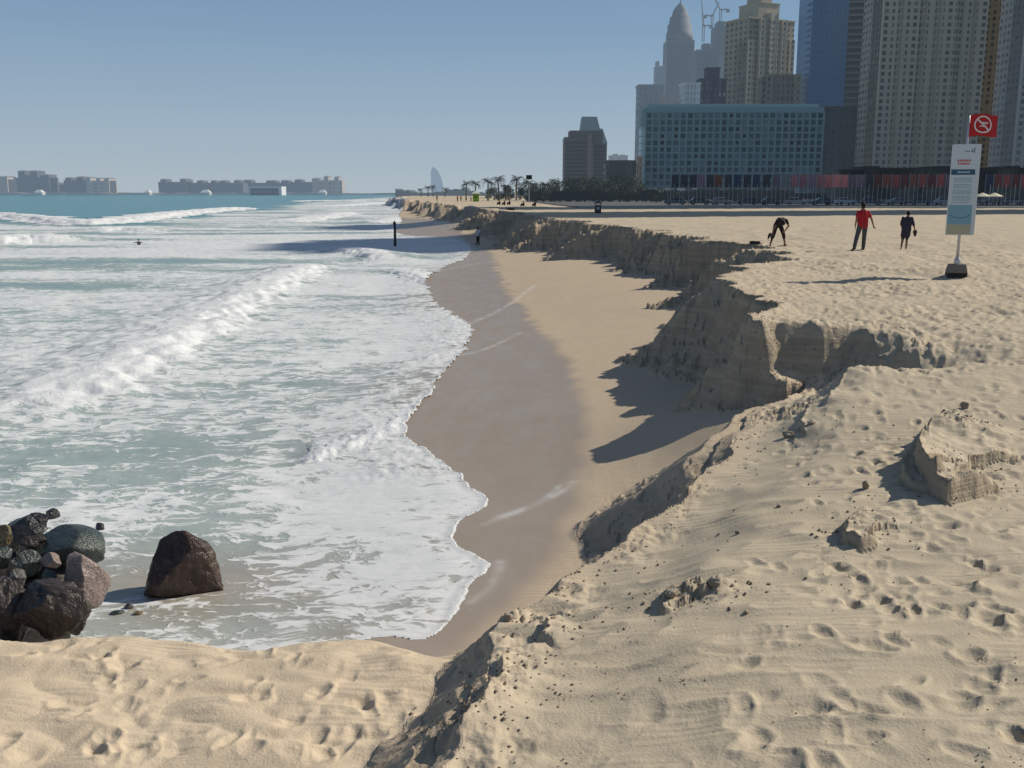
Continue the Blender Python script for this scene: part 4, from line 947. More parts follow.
r = empty('white_post', base_at(515, 270)); setp(r, 'plain white post left of the floodlight pole', 'post'); MB().lathe([(.13,0),(.12,3.6),(.08,3.75),(.02,3.8)], 10).build('shaft', solidmat('white_paint', (.7,.7,.68), .6), r)
r = empty('litter_bin', base_at(598, 118)); setp(r, 'dark square litter bin with domed lid on the sand terrace', 'bin')
bd = solidmat('bin_dark', (.05,.055,.06), .5); MB().box(-.36,.36,-.36,.36,.05,.95).build('body', bd, r); MB().frustum(-.40,.40,-.40,.40,1.22,-.2,.2,-.2,.2,1.42).box(-.40,.40,-.40,.40,1.16,1.22).build('lid', solidmat('bin_lid', (.10,.11,.12), .5), r)
MB().box(-.36,-.30,-.36,.36,.95,1.16).box(.30,.36,-.36,.36,.95,1.16).build('lid_bracket', bd, r); MB().box(-.2,.2,-.375,-.355,.45,.75).build('notice', solidmat('bin_notice', (.4,.42,.42), .6), r)
x, y = at(395, 247, .0); r = empty('marker_pile', (x, y, -1.2)); setp(r, 'dark wooden pile with a pointed cap standing in the shallows', 'post')
MB().tube([(0,0,0),(.02,0,1.8),(.03,0,3.55)], [.15,.14,.12], 12).build('shaft', solidmat('wet_timber', (.035,.035,.045), .5, 0, .3, 3), r, True); MB().lathe([(.16,3.5),(.16,3.62),(.09,3.72),(.03,3.85)], 12).build('cap', solidmat('pile_cap', (.02,.02,.025), .5), r)
x, y = at(409.5, 206.5, .4); r = empty('beach_post', (x, y, 0)); setp(r, 'short dark post on the far wet sand', 'post'); MB().tube([(0,0,0),(0,0,2.4)], .18, 8).build('shaft', solidmat('wet_timber', (.035,.035,.045), .5, 0, .3, 3), r); MB().box(-.3,.3,-.15,.15,2.3,2.6).build('cap', bd, r)

# warning sign ------------------------------------------------------
SG = ground(956, 276); r = empty('warning_sign', SG, radians(-12)); r.scale = (1.03, 1, 1.09); setp(r, 'tall white notice board on a pole with a red flag above', 'sign')
white = solidmat('sign_white', (.56,.60,.62), .5, 0, .04, 3); galv = solidmat('galvanised', (.5,.5,.5), .4, 0, .1, 8, metal=.4)
MB().tube([(0,0,.3),(0,0,1.15),(0,0,3.3),(0,0,4.15)], [.042,.042,.032,.028], 14).build('pole', galv, r, True)
bm2 = MB().frustum(-.27,.27,-.2,.2,.08, -.22,.22,-.16,.16,.32).build('concrete_base', solidmat('rough_concrete', (.20,.185,.165), .9, 0, .2, 6, bump=.5), r); bv = bm2.modifiers.new('b','BEVEL'); bv.width = .03; bv.segments = 3
MB().box(-.26,.26,-.19,.19,-.25,.09).build('base_foot', solidmat('base_dark', (.03,.028,.025), .8), r)
MB().lathe([(.09,.3),(.09,.42),(.05,.5)], 14).build('pole_socket', galv, r)
pn_ = MB().box(-.37,.37,-.05,.05,1.08,3.42).build('panel', white, r); bv = pn_.modifiers.new('b','BEVEL'); bv.width = .012; bv.segments = 2
def art(items, name, col, dep=.056):
    m = MB()
    for x0, x1, z0, z1 in items: m.box(x0, x1, -dep, -.0505, z0, z1)
    return m.build(name, solidmat('sign_'+name+'_ink', col, .5, 0, .05, 5), pn_)
art([(-.36,.26,2.64,2.78)], 'blue_bar', (.035,.10,.16)); art([(-.36,.26,1.10,1.36)], 'sand_strip', (.42,.40,.28)); art([(-.36,.26,1.36,1.86)], 'water_picture', (.20,.37,.44))
rg = random.Random(3)
def words(z, x0, x1, h, n): 
    out = []; x = x0
    while x < x1-.02: w_ = rg.uniform(.03, .09); out.append((x, min(x+w_, x1), z, z+h)); x += w_+.015
    return out
art(words(2.98,-.22,.12,.05,0)+words(2.90,-.20,.12,.05,0), 'red_heading', (.55,.12,.12)); art(words(2.69,-.2,.12,.04,0), 'bar_lettering', (.4,.5,.55), .06)
for zs in ((2.54,2.50,2.45),(2.38,2.34,2.29),(2.22,2.18,2.14),(2.07,2.03,1.98,1.92)): art(sum([words(z,-.28,.20,.024,0) for z in zs], []), 'small_lettering', (.28,.42,.48))
art([(.12,.16,3.22,3.28),(.18,.21,3.20,3.33),(-.05,.08,3.23,3.25)], 'emblem', (.15,.2,.28))
a_ = MB()
for sgn in (-1, 1): a_.tube([(-.05+sgn*(.26-.25*t), -.056, 1.44+.18*(1-t)**2+.10*t) for t in np.linspace(0, 1, 8)], .008, 6)
a_.build('wave_line', solidmat('sign_dark_line', (.06,.14,.20), .5), pn_)
# flag with prohibition circle
fl_ = MB(); nx, nz = 16, 8
def FP(u, v, off=0.): return (.02+u*.72, .07*sin(u*7+v*.8)*u**.5-.02+off, 3.60+.55*v+.02*u+.03*sin(u*5))
for a in range(nx):
    for b in range(nz): fl_.poly([FP(a/nx,b/nz), FP((a+1)/nx,b/nz), FP((a+1)/nx,(b+1)/nz), FP(a/nx,(b+1)/nz)])
fo = fl_.build('flag', solidmat('flag_red', (.45,.02,.02), .7, 0, .1, 3), r, True)
rgm = MB()
def strip(pts, w_):
    for (u0, v0), (u1, v1) in zip(pts, pts[1:]):
        du, dv = u1-u0, v1-v0; l = math.hypot(du*.72, dv*.55); nu, nv = -dv*.55/l*w_/.72, du*.72/l*w_/.55
        for o_ in (-.006, .006): rgm.poly([FP(u0-nu,v0-nv,o_), FP(u1-nu,v1-nv,o_), FP(u1+nu,v1+nv,o_), FP(u0+nu,v0+nv,o_)])
cu, cv, rr = .47, .52, .20
strip([(cu+rr/.72*cos(t), cv+rr/.55*sin(t)) for t in np.linspace(0, 2*pi, 33)], .018)
t = 2.4; strip([(cu+rr/.72*cos(t)*(1-k/4), cv+rr/.55*sin(t)*(1-k/4)) for k in range(9)], .018)
rgm.build('prohibition_ring', solidmat('flag_white', (.72,.66,.64), .7), fo)
rgm = MB(); strip([(.36,.42),(.42,.46),(.47,.42),(.53,.46),(.59,.42)], .012); strip([(.40,.56),(.50,.62),(.56,.54)], .016); rgm.poly([FP(.60+.035*cos(q), .60+.045*sin(q), -.007) for q in np.linspace(0, 2*pi, 11)[:-1]])
rgm.build('swimmer_symbol', solidmat('flag_white', (.72,.66,.64), .7), fo)

# ---------------------------------------------------------------- exact ground height from the finished mesh
def hz(x, y):
    r = math.hypot(x, y); a = math.degrees(math.atan2(x, y))
    i = int(np.clip(np.searchsorted(radii, r)-1, 0, len(radii)-2)); j = int(np.clip((a-A0)/da, 0, NA-2))
    return float(TZ[i:i+2, j:j+2].mean())
def gnd(px, py):
    d = np.array(ray(px, py)); lo = None
    for t in np.geomspace(3, 500, 2500)/d[1]:
        if CZ+d[2]*t < hz(d[0]*t, d[1]*t): return (d[0]*t, d[1]*t, hz(d[0]*t, d[1]*t))
    return ground(px, py)

# ---------------------------------------------------------------- people
def remesh(o, vox, sm=3):
    m = o.modifiers.new('remesh', 'REMESH'); m.mode = 'VOXEL'; m.voxel_size = vox; m.use_smooth_shade = True
    s_ = o.modifiers.new('smooth', 'SMOOTH'); s_.iterations = sm; s_.factor = .5
    return o
skinm = solidmat('skin', (.23,.12,.075), .6, 0, .1, 6); hairm = solidmat('black_hair', (.012,.010,.010), .7, 0, .2, 20)
def chain(m, pts, rads, n=12):
    for (a, b), (ra, rb) in zip(zip(pts, pts[1:]), zip(rads, rads[1:])): m.capsule(a, b, ra, rb, n)
def V(*a): return Vector(a)
def hand(m, w, d, side, k=1.):
    """palm, four unequal bent fingers and a thumb; w wrist, d direction of the hand, side = thumb direction"""
    d = Vector(d).normalized(); s_ = Vector(side).normalized(); s_ = (s_-d*s_.dot(d)).normalized(); n_ = d.cross(s_)
    w = Vector(w)
    for q in (-.026, 0, .026): m.capsule(w, w+d*.085*k+s_*q, .019*k, .016*k, 8)
    for i, L in enumerate((.075, .085, .08, .06)):
        b = w+d*.085*k+s_*(.03-.02*i); e = b+d*L*.5*k+n_*.006; m.capsule(b, e, .0105*k, .010*k, 6); m.capsule(e, e+d*L*.45*k+n_*.028*k, .010*k, .009*k, 6)
    b = w+d*.03*k+s_*.03; e = b+d*.035*k+s_*.025*k; m.capsule(b, e, .013*k, .011*k, 6); m.capsule(e, e+d*.035*k+s_*.004, .011*k, .010*k, 6)
def person(loc, rz, J, label, vox=.011, scale=1., top=None, legs=None, shoes=None, hair=hairm, cat='person', group=None, legcut=.55, skirt=None, cap=None, detail=True):
    r = empty('person', loc, rz); r.scale = (scale,)*3; setp(r, label, cat, group); b = MB()
    pe, ch, nk, hd = J['pelvis'], J['chest'], J['neck'], J['head']
    up = (hd-nk).normalized(); fw = J.get('face', V(0,1,0)); rt = up.cross(fw).normalized()*-1
    wv = (J['hip'][1]-J['hip'][0]).normalized(); sv = (J['sh'][1]-J['sh'][0]).normalized()
    for s_ in (-1, 1):
        b.capsule(pe+wv*s_*.07, ch+sv*s_*.07, .105, .115); b.capsule(ch+sv*s_*.06, nk-(nk-ch)*.25+sv*s_*.05, .11, .07)
    b.capsule(nk-(nk-ch)*.2, hd-up*.05, .058, .052)
    b.capsule(hd-up*.035+fw*.015, hd+up*.035-fw*.01, .078, .088); b.capsule(hd-up*.07+fw*.035, hd-up*.03+fw*.04, .045, .055)
    b.capsule(hd+fw*.088+up*.01, hd+fw*.108-up*.022, .010, .015, 6)                       # nose
    b.capsule(hd+fw*.09-up*.055+rt*-.018, hd+fw*.09-up*.055+rt*.018, .010, .010, 6)        # lips
    for s_ in (-1, 1): b.capsule(hd+rt*s_*.087+up*.018, hd+rt*s_*.089-up*.02, .016, .012, 6)   # ears
    for i in (0, 1):
        chain(b, [J['sh'][i], J['el'][i], J['wr'][i]], [.052, .040, .027]); b.capsule(ch+sv*(i*2-1)*.12, J['sh'][i], .075, .058)
        d = J['wr'][i]-J['el'][i]
        if detail: hand(b, J['wr'][i], J.get('hd', [d, d])[i], J['thumb'][i] if 'thumb' in J else V(0, 1, 0))
        else: b.capsule(J['wr'][i], J['wr'][i]+d.normalized()*.14, .03, .02)
        chain(b, [J['hip'][i], J['kn'][i], J['an'][i]], [.085, .058, .040]); k = J['kn'][i]; a = J['an'][i]
        b.capsule(k.lerp(a, .15)-V(0,.015,0), k.lerp(a, .45)-V(0,.02,0), .055, .052)
        t = J['toe'][i]; b.capsule(a-V(0,0,.045)-(t-a)*.2, t, .036, .026)
        for q in (-.03, -.012, .008, .026): b.capsule(t+V(q, 0, -.002), t+V(q, 0, -.004)+(t-a).normalized()*.035, .012, .010, 6)
    body = remesh(b.build('body', skinm, r), vox)
    e_ = MB()
    for s_ in (-1, 1): e_.capsule(hd+fw*.083+up*.012+rt*s_*.03, hd+fw*.0835+up*.012+rt*s_*.032, .011, .011, 8)
    if detail: e_.build('eyes', solidmat('eye', (.05,.04,.035), .2), r, True)
    h = MB(); h.capsule(hd+up*.035-fw*.012, hd+up*.045+fw*.015, .094, .088); h.capsule(hd-fw*.035-up*.03, hd-fw*.02+up*.03, .072, .086)
    remesh(h.build('hair', hair, r), vox*1.2)
    if top:
        m = MB()
        for s_ in (-1, 1): m.capsule(pe+wv*s_*.072-(ch-pe)*top.get('low', .0), ch+sv*s_*.075, .122, .132); m.capsule(ch+sv*s_*.065, nk-(nk-ch)*.28+sv*s_*.05, .125, .078)
        for i in (0, 1):
            m.capsule(ch+sv*(i*2-1)*.12, J['sh'][i], .085, .070); f_ = top.get('sleeve', .6); m.capsule(J['sh'][i], J['sh'][i].lerp(J['el'][i], min(1, f_)), .068, .062)
            if f_ > 1: m.capsule(J['el'][i], J['el'][i].lerp(J['wr'][i], f_-1), .056, .045)
        if top.get('hem'):
            for i in (0, 1): m.capsule(J['hip'][i], J['hip'][i].lerp(J['kn'][i], top['hem']), .125, .12)
            q = J['hip'][0].lerp(J['kn'][0], top['hem']*.9).lerp(J['hip'][1].lerp(J['kn'][1], top['hem']*.9), .5); m.capsule(pe, q, .13, .10)
        remesh(m.build(top.get('name', 'shirt'), top['mat'], r), vox*1.15)
    if legs:
        m = MB(); m.capsule(J['hip'][0], J['hip'][1], .108, .108); m.capsule(pe+wv*-.06, pe+wv*.06, .112, .112)
        for i in (0, 1):
            m.capsule(J['hip'][i], J['kn'][i], .105, .078); c_ = legs['cut']
            if c_ > 0: m.capsule(J['kn'][i], J['kn'][i].lerp(J['an'][i], c_), .078, .070)
        remesh(m.build(legs.get('name', 'trousers'), legs['mat'], r), vox*1.15)
    if shoes:
        for i in (0, 1):
            a, t = J['an'][i], J['toe'][i]; m = MB(); m.capsule(a-V(0,0,.035)-(t-a)*.25, t+(t-a).normalized()*.02, .048, .038); m.capsule(a, a-V(0,0,.03), .045, .048); remesh(m.build('shoe', shoes, r), vox*1.1)
    if cap:
        m = MB(); m.lathe([(.105,0),(.10,.05),(.07,.09),(.01,.105)], 16).box(-.07,.07,.08,.17,0,.012); o = m.build('cap', cap, r, True); o.location = hd+up*.03
    return r
def pose(**k): return k
redm = solidmat('red_cotton', (.40,.022,.028), .85, 0, .15, 5, bump=.4); charm = solidmat('charcoal_cloth', (.07,.075,.08), .85, 0, .2, 5, bump=.4); blk = solidmat('black_cloth', (.022,.020,.022), .85, 0, .3, 5, bump=.4)
navy = solidmat('navy_cloth', (.04,.038,.06), .85, 0, .2, 5, bump=.4); shoe_ = solidmat('dark_leather', (.03,.025,.02), .6, 0, .2, 8)
lilac = solidmat('lilac_strap', (.20,.13,.17), .7); whitec = solidmat('white_cloth', (.55,.55,.58), .8)

# man in red, seen from behind, mid stride
g = gnd(861, 250.5)
JB = pose(pelvis=V(0,0,.94), chest=V(.0,.03,1.28), neck=V(.0,.03,1.48), head=V(.0,.05,1.635), sh=[V(-.18,.02,1.39), V(.18,.02,1.39)], el=[V(-.27,-.06,1.14), V(.31,-.03,1.15)],
    wr=[V(-.25,.06,.90), V(.38,-.06,.92)], hd=[V(.02,.05,-.2), V(.10,.0,-.2)], thumb=[V(.3,1,0), V(-.3,1,0)], hip=[V(-.095,0,.90), V(.095,0,.90)], kn=[V(-.20,-.02,.50), V(.13,.10,.50)], an=[V(-.33,-.16,.10), V(.13,.12,.085)], toe=[V(-.34,-.02,.03), V(.15,.27,.03)])
person(g, radians(4), JB, 'man in a red T-shirt and charcoal trousers striding away across the sand', top=dict(mat=redm, sleeve=.62, low=.12), legs=dict(mat=charm, cut=.92), shoes=shoe_, scale=1.08)
# woman in dark tunic walking, sandals in her hand
g = gnd(905, 249.5)
JC = pose(pelvis=V(0,0,.93), chest=V(.02,.04,1.24), neck=V(.04,.07,1.44), head=V(.06,.12,1.58), face=V(.3,.95,0).normalized(), sh=[V(-.17,.05,1.38), V(.20,.03,1.38)], el=[V(-.23,.02,1.12), V(.28,-.02,1.11)],
    wr=[V(-.17,.12,.90), V(.36,.03,.86)], hd=[V(.0,.1,-.2), V(.07,.05,-.2)], thumb=[V(.3,1,0), V(-.3,1,0)], hip=[V(-.085,0,.90), V(.085,0,.90)], kn=[V(-.13,-.02,.48), V(.06,.08,.49)], an=[V(-.20,-.20,.13), V(.05,.08,.075)], toe=[V(-.20,-.10,.03), V(.08,.21,.025)])
person(g, radians(-12), JC, 'woman in a navy tunic and bare calves carrying sandals on the sand', top=dict(mat=navy, sleeve=1.3, low=.2, hem=.72, name='tunic'), legs=dict(mat=blk, cut=-.1, name='shorts'), scale=.93)
def sandal(loc, rot, label, mat=lilac, sc_=1., group=None, name='sandal'):
    r = empty(name, loc); r.rotation_euler = rot; r.scale = (sc_,)*3; setp(r, label, 'sandal' if name == 'sandal' else 'shoe', group)
    n = 14; out = [(.045*sin(2*pi*k/n)*(1.15 if cos(2*pi*k/n) > 0 else .9), .13*cos(2*pi*k/n)) for k in range(n)]
    m = MB(); m.v = [(x, y, 0) for x, y in out]+[(x, y, .022) for x, y in out]; m.f = [tuple(range(n))[::-1], tuple(range(n, 2*n))]+[(i, (i+1)%n, n+(i+1)%n, n+i) for i in range(n)]
    m.build('sole', shoe_, r)
    if name == 'sandal': MB().tube([(-.045,.02,.02),(-.03,.04,.055),(0,.055,.065),(.03,.04,.055),(.045,.02,.02)], .012, 6).tube([(0,.055,.065),(0,.10,.02)], .008, 6).build('strap', mat, r, True)
    else: m = MB(); m.capsule((0,.07,.05), (0,-.06,.06), .040, .042); m.build('upper', mat, r, True)
    return r
def world(J, g, rz, sc_, p): return Vector(g)+Matrix.Rotation(rz, 3, 'Z') @ (p*sc_)
p = world(JC, g, radians(-12), .93, V(.40,.05,.72)); sandal(p, (1.45, .1, .3), 'outer dark sandal dangling from the hand of the woman in the tunic', shoe_, 1.1); sandal(p+V(-.03,.08,-.02), (1.4, -.2, .6), 'inner dark sandal dangling from the hand of the woman in the tunic', shoe_, 1.1)
# person bending over
g = gnd(778, 246); RA = radians(186)
JA = pose(pelvis=V(0,-.12,.88), chest=V(.0,.20,1.08), neck=V(.02,.40,1.10), head=V(.03,.53,1.01), face=V(0,.35,-.94).normalized(), sh=[V(-.18,.33,1.08), V(.19,.33,1.07)], el=[V(-.31,.30,.86), V(.33,.38,.80)],
    wr=[V(-.24,.14,.66), V(.42,.40,.56)], hd=[V(.1,-.02,-.1), V(.05,.0,-.2)], thumb=[V(1,.3,0), V(-1,.3,0)], hip=[V(-.10,-.10,.86), V(.10,-.10,.86)], kn=[V(-.22,.0,.47), V(.22,.0,.47)], an=[V(-.32,-.06,.085), V(.32,-.06,.085)], toe=[V(-.36,.09,.028), V(.36,.09,.028)])
person(g, RA, JA, 'person in black top and cropped trousers bending over on the sand', top=dict(mat=blk, sleeve=.55, low=.05), legs=dict(mat=blk, cut=.30), scale=1.0)
p = world(JA, g, RA, 1., V(.46,.42,.40)); sandal(p, (1.5, 0, .2), 'lilac sandal hanging from the hand of the bending person', lilac, 1.15); sandal(p+V(-.10,.02,.03), (1.35, .3, -.4), 'second lilac sandal swung outward in the hand of the bending person', lilac, 1.15)
for k, px in enumerate((752.5, 757)): g2 = gnd(px, 244.5); sandal((g2[0], g2[1], g2[2]+.005), (0, 0, .9+k*.4), ['dark shoe on the sand left of the bending person, left one of two','dark shoe on the sand left of the bending person, right one of two'][k], shoe_, 1.3, 'dark shoes left on the sand', 'shoe')
# small distant people
JS = pose(pelvis=V(0,0,.94), chest=V(.0,.0,1.28), neck=V(.0,.0,1.48), head=V(.0,.02,1.63), sh=[V(-.19,0,1.42), V(.19,0,1.42)], el=[V(-.24,-.02,1.14), V(.24,-.02,1.15)], wr=[V(-.2,.1,.92), V(.18,.16,1.1)], hip=[V(-.09,0,.90), V(.09,0,.90)], kn=[V(-.10,.03,.50), V(.10,-.02,.50)], an=[V(-.12,-.03,.09), V(.12,.03,.085)], toe=[V(-.13,.1,.03), V(.14,.16,.03)])
def small(px, py, rz, label, tm, lm, z=None, sc_=1., group=None, Y=None):
    g = gnd(px, py) if Y is None else base_at(px, Y)
    return person(g, rz, JS, label, vox=.022, top=dict(mat=tm, sleeve=.6, low=.1), legs=dict(mat=lm, cut=.9), shoes=shoe_, scale=sc_, detail=False, group=group)
small(478, 245, 2.6, 'person in white shirt and dark trousers standing at the edge of the wash', whitec, blk, sc_=1.03)
small(411, 207, 1.0, 'figure in dark clothes standing by the post on the far wet sand', blk, navy, Y=300)
for px, Y, tm, lab in [(457.5, 300, redm, 'figure in a red top standing left of the green kiosk'), (461, 310, navy, 'figure in navy standing between the red top and the kiosk'), (471, 305, whitec, 'figure in white standing against the green kiosk'), (437, 320, blk, 'figure in black standing on the far terrace, farthest from the kiosk')]: small(px, 0, .5, lab, tm, blk, Y=Y)
JSit = pose(pelvis=V(0,0,.12), chest=V(.0,-.06,.45), neck=V(.0,-.02,.66), head=V(.0,.03,.82), sh=[V(-.19,-.03,.6), V(.19,-.03,.6)], el=[V(-.25,.05,.36), V(.25,.05,.36)], wr=[V(-.14,.28,.36), V(.14,.28,.36)], hip=[V(-.09,0,.13), V(.09,0,.13)], kn=[V(-.12,.36,.42), V(.12,.36,.42)], an=[V(-.12,.5,.08), V(.12,.5,.08)], toe=[V(-.12,.64,.03), V(.12,.64,.03)])
for px, Y, tm, lab in [(499.5, 215, navy, 'figure in navy sitting on the far sand, leftmost of the sitters'), (504.5, 212, charm, 'figure in charcoal sitting second from the left on the far sand'), (509.5, 214, blk, 'figure in black sitting third from the left on the far sand'), (523.5, 190, lilac, 'figure in a dusty pink top sitting near the floodlight pole'), (535, 192, blk, 'figure in black sitting right of the floodlight pole')]:
    person(base_at(px, Y), 2.2, JSit, lab, vox=.03, top=dict(mat=tm, sleeve=.6, low=.1), legs=dict(mat=blk, cut=.9), scale=1.15, detail=False, group='people sitting on the far sand')
# bather, only head and shoulders above the water
x, y = at(139, 244, .05); JW = pose(pelvis=V(0,0,-.7), chest=V(0,.0,-.2), neck=V(0,.02,.12), head=V(0,.04,.30), sh=[V(-.2,0,.04), V(.2,0,.04)], el=[V(-.45,.2,.0), V(.45,.2,-.02)], wr=[V(-.6,.4,-.1), V(.6,.4,-.1)], hip=[V(-.09,0,-.7), V(.09,0,-.7)], kn=[V(-.1,0,-1.1), V(.1,0,-1.1)], an=[V(-.1,0,-1.5), V(.1,0,-1.5)], toe=[V(-.1,.15,-1.55), V(.1,.15,-1.55)])
person((x, y, .22), .7, JW, 'dark haired bather with head and shoulders above the surf', vox=.025, top=dict(mat=navy, sleeve=.7), legs=dict(mat=blk, cut=.1), detail=False, scale=.85)
# dark bundle on the far terrace
g = base_at(511, 148); r = empty('beach_bundle', g, .2); setp(r, 'low dark bundle lying on the sand beyond the scarp', 'bundle'); m = MB(); m.capsule((-.55,0,.12),(.45,.1,.14),.2,.17); m.capsule((-.2,.05,.22),(.5,0,.2),.16,.14); m.build('cloth', blk, r, True); MB().tube([(-.5,-.1,.3),(-.2,-.15,.42),(.1,-.1,.34)], .03, 6).build('strap', charm, r, True)

# ---------------------------------------------------------------- rocks
def rockmat(name, a, b, speck=(.4,.4,.38), wet=.35, sp=.64):
    s = N(name); v = s.coord('Object'); n1 = s.noise(v, 3, 6, .65); n2 = s.noise(v, 14, 4, .7); n3 = s.noise(v, 45, 2, .6)
    c = s.mix(s.mapr(n1, .3, .7), a, b); c = s.mix(s.mapr(n2, .5, .72, 0, .7), c, tuple(x*.35 for x in a)); c = s.mix(s.mapr(n3, sp, sp+.08, 0, .75), c, speck)
    h = s.math('ADD', s.math('MULTIPLY', n1, 1.), s.math('ADD', s.math('MULTIPLY', n2, .5), s.math('MULTIPLY', n3, .25)))
    return s.done(s.pbr(c, s.mapr(n2, .3, .7, wet-.1, wet+.2), s.bump(h, .8, .05), spec=.5))
RM = dict(red=rockmat('wet_brown_rock', (.026,.014,.011), (.066,.036,.027), (.17,.15,.14), .28, .66), dark=rockmat('dark_pitted_rock', (.020,.015,.014), (.055,.042,.038), (.22,.20,.16), .38, .64),
    pink=rockmat('pinkish_granite', (.16,.115,.10), (.30,.24,.22), (.45,.42,.4), .35, .6), green=rockmat('green_slate', (.024,.033,.031), (.07,.088,.08), (.2,.22,.21), .25, .68),
    black=rockmat('black_wet_rock', (.012,.012,.014), (.035,.035,.04), (.1,.1,.11), .2, .72), yellow=rockmat('ochre_rock', (.10,.075,.045), (.19,.15,.09), (.3,.26,.2), .5, .7), grey=rockmat('grey_rock', (.07,.065,.06), (.15,.14,.135), (.25,.25,.24), .35, .66),
    sandy=None)
def rockmesh(name, seed, sx, sy, sz, zlow, cuts=9, rough=.07, sub=5, peak=0.):
    rg = random.Random(seed); bm = bmesh.new(); bmesh.ops.create_icosphere(bm, subdivisions=sub, radius=1)
    co = np.array([v.co[:] for v in bm.verts])
    for _ in range(cuts):
        d = Vector((rg.gauss(0,1), rg.gauss(0,1), rg.gauss(0,.9))).normalized(); k = rg.uniform(.52, .84); q = co @ np.array(d); ov = np.clip(q-k, 0, None); co -= np.outer(ov*.93, d)
    f = lambda a, b, s_: fbm(a, b, s_, 4)
    n = (f(co[:, 0]*1.6+co[:, 2], co[:, 1]*1.6-co[:, 2], seed)+f(co[:, 1]*1.7+5, co[:, 2]*1.7+co[:, 0]*.5, seed+3))*.5
    n2 = f(co[:, 0]*5+co[:, 2]*3, co[:, 1]*5-co[:, 2]*2, seed+7)
    co *= (1+rough*2*n+rough*.7*n2)[:, None]
    if peak: k_ = 1-peak*(co[:, 2]+.6)/1.6; co[:, 0] *= k_; co[:, 1] *= k_
    co *= np.array([sx, sy, sz]); lowm = co[:, 2] < 0; co[lowm, 2] *= max(zlow, sz)/sz
    for v, c in zip(bm.verts, co): v.co = c
    for f_ in bm.faces: f_.smooth = True
    me = bpy.data.meshes.new(name); bm.to_mesh(me); bm.free(); return me
def boulder(cx, cy, hw, hh, Y, kind, label, seed, cuts=9, rough=.07, name='boulder', group='boulders heaped at the left edge', ratio=.9, peak=0.):
    YN = Y is None
    if YN: wx_, Y = at(cx, cy+hh*.3, .03)
    x, _, z = atY(cx, cy, Y); sx = hw*Y/F; sz = hh*Y/F; b = min(hz(x, Y), .3)
    o = linkmesh(name, rockmesh(name, seed, sx*1.08, sx*ratio, sz*1.1, (.5 if YN else min(z-b+.1, sz*1.5)), cuts+6, rough*1.3, 5, peak), RM[kind]); o.location = (x, Y, z); setp(o, label, 'rock', group); return o
mb_ = boulder(181, 563, 53, 31, 13.0, 'red', 'lone wet reddish brown boulder standing in the wash', 24, 5, .06, group=None, ratio=.7, peak=.52)
for q in [(30,600,52,44,10.9,'dark','dark boulder buried at the back of the heap',91,8,.08),(70,590,36,34,11.3,'dark','dark boulder filling the heap under the slate slab',92,8,.08),(12,560,40,34,12.2,'black','black boulder behind the green rocks of the heap',93,8,.08)]: boulder(*q)
for q in [(54,607,36,34,9.9,'dark','large dark pitted boulder with pale specks, touching the near sand',31,8,.10), (12,610,26,32,10.0,'dark','dark pitted boulder at the bottom of the heap, cut by the picture edge',32,8,.10),
    (86,577,25,27,10.5,'pink','pinkish grey boulder at the right end of the heap',33,7,.05), (64,549,42,22,11.2,'green','long greenish slate slab leaning above the pink boulder',34,7,.03),
    (22,531,27,15,11.9,'black','black wet boulder along the top of the heap',35,9,.08), (38,520,11,8,12.2,'black','small black rock at the top right of the heap',36,8,.08), (52,515.5,8,7,None,'black','black rock standing apart behind the heap',37,8,.06),
    (100,526,5,4,None,'black','tiny black rock awash right of the heap',38,8,.06), (5,534,9,10,11.3,'yellow','ochre rock at the left edge of the heap',39,8,.06), (3,557,10,15,10.9,'green','green rock cut by the left picture edge',40,8,.05),
    (27,564,14,15,10.7,'green','green slate rock in the middle of the heap',41,8,.05), (50,560,11,9,10.7,'pink','small pink rock below the slate slab',42,8,.05), (18,579,11,10,10.4,'grey','grey rock wedged above the dark pitted boulders',43,8,.05),
    (50,577,10,8,10.4,'green','small green rock wedged left of the pink boulder',44,8,.05), (33,544,15,9,11.1,'dark','dark brown rock under the black top rock',45,8,.06), (73,592,11,10,10.2,'dark','dark rock wedged under the pink boulder',46,8,.06),
    (2,586,9,10,10.3,'grey','grey rock at the picture edge between green and dark boulders',47,8,.05), (77,620,12,12,10.1,'dark','dark rock at the foot of the heap beside the brown shallows',48,8,.08)]: boulder(*q)
for q in [(118,612,7,3,None,'green','flat green stone awash right of the heap',51), (129,606,6,3,None,'grey','flat grey stone awash between the heap and lone boulder',52), (138,613,6,3,None,'yellow','flat ochre stone awash between the heap and lone boulder',53)]: boulder(*q, name='stone', group='flat stones in the shallows')

# ---------------------------------------------------------------- sand blocks, clods and crumbs
def clodmat():
    s = N('damp_sand_clod'); v = s.coord('Object'); n1 = s.noise(v, 2.5, 5, .6); n2 = s.noise(v, 25, 4, .7); nn = s.noise(v, 120, 2, .5)
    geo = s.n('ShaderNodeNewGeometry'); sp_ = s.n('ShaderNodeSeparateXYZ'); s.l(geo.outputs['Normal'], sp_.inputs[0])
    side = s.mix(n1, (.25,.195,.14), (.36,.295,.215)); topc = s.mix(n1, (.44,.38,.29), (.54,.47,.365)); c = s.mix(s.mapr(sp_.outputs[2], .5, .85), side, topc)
    c = s.mix(s.mapr(n2, .55, .75, 0, .5), c, (.16,.13,.10))
    h = s.math('ADD', n1, s.math('ADD', s.math('MULTIPLY', n2, .5), s.math('MULTIPLY', nn, .15)))
    return s.done(s.pbr(c, .95, s.bump(h, .8, .03), spec=.1))
RM['sandy'] = clodmat()
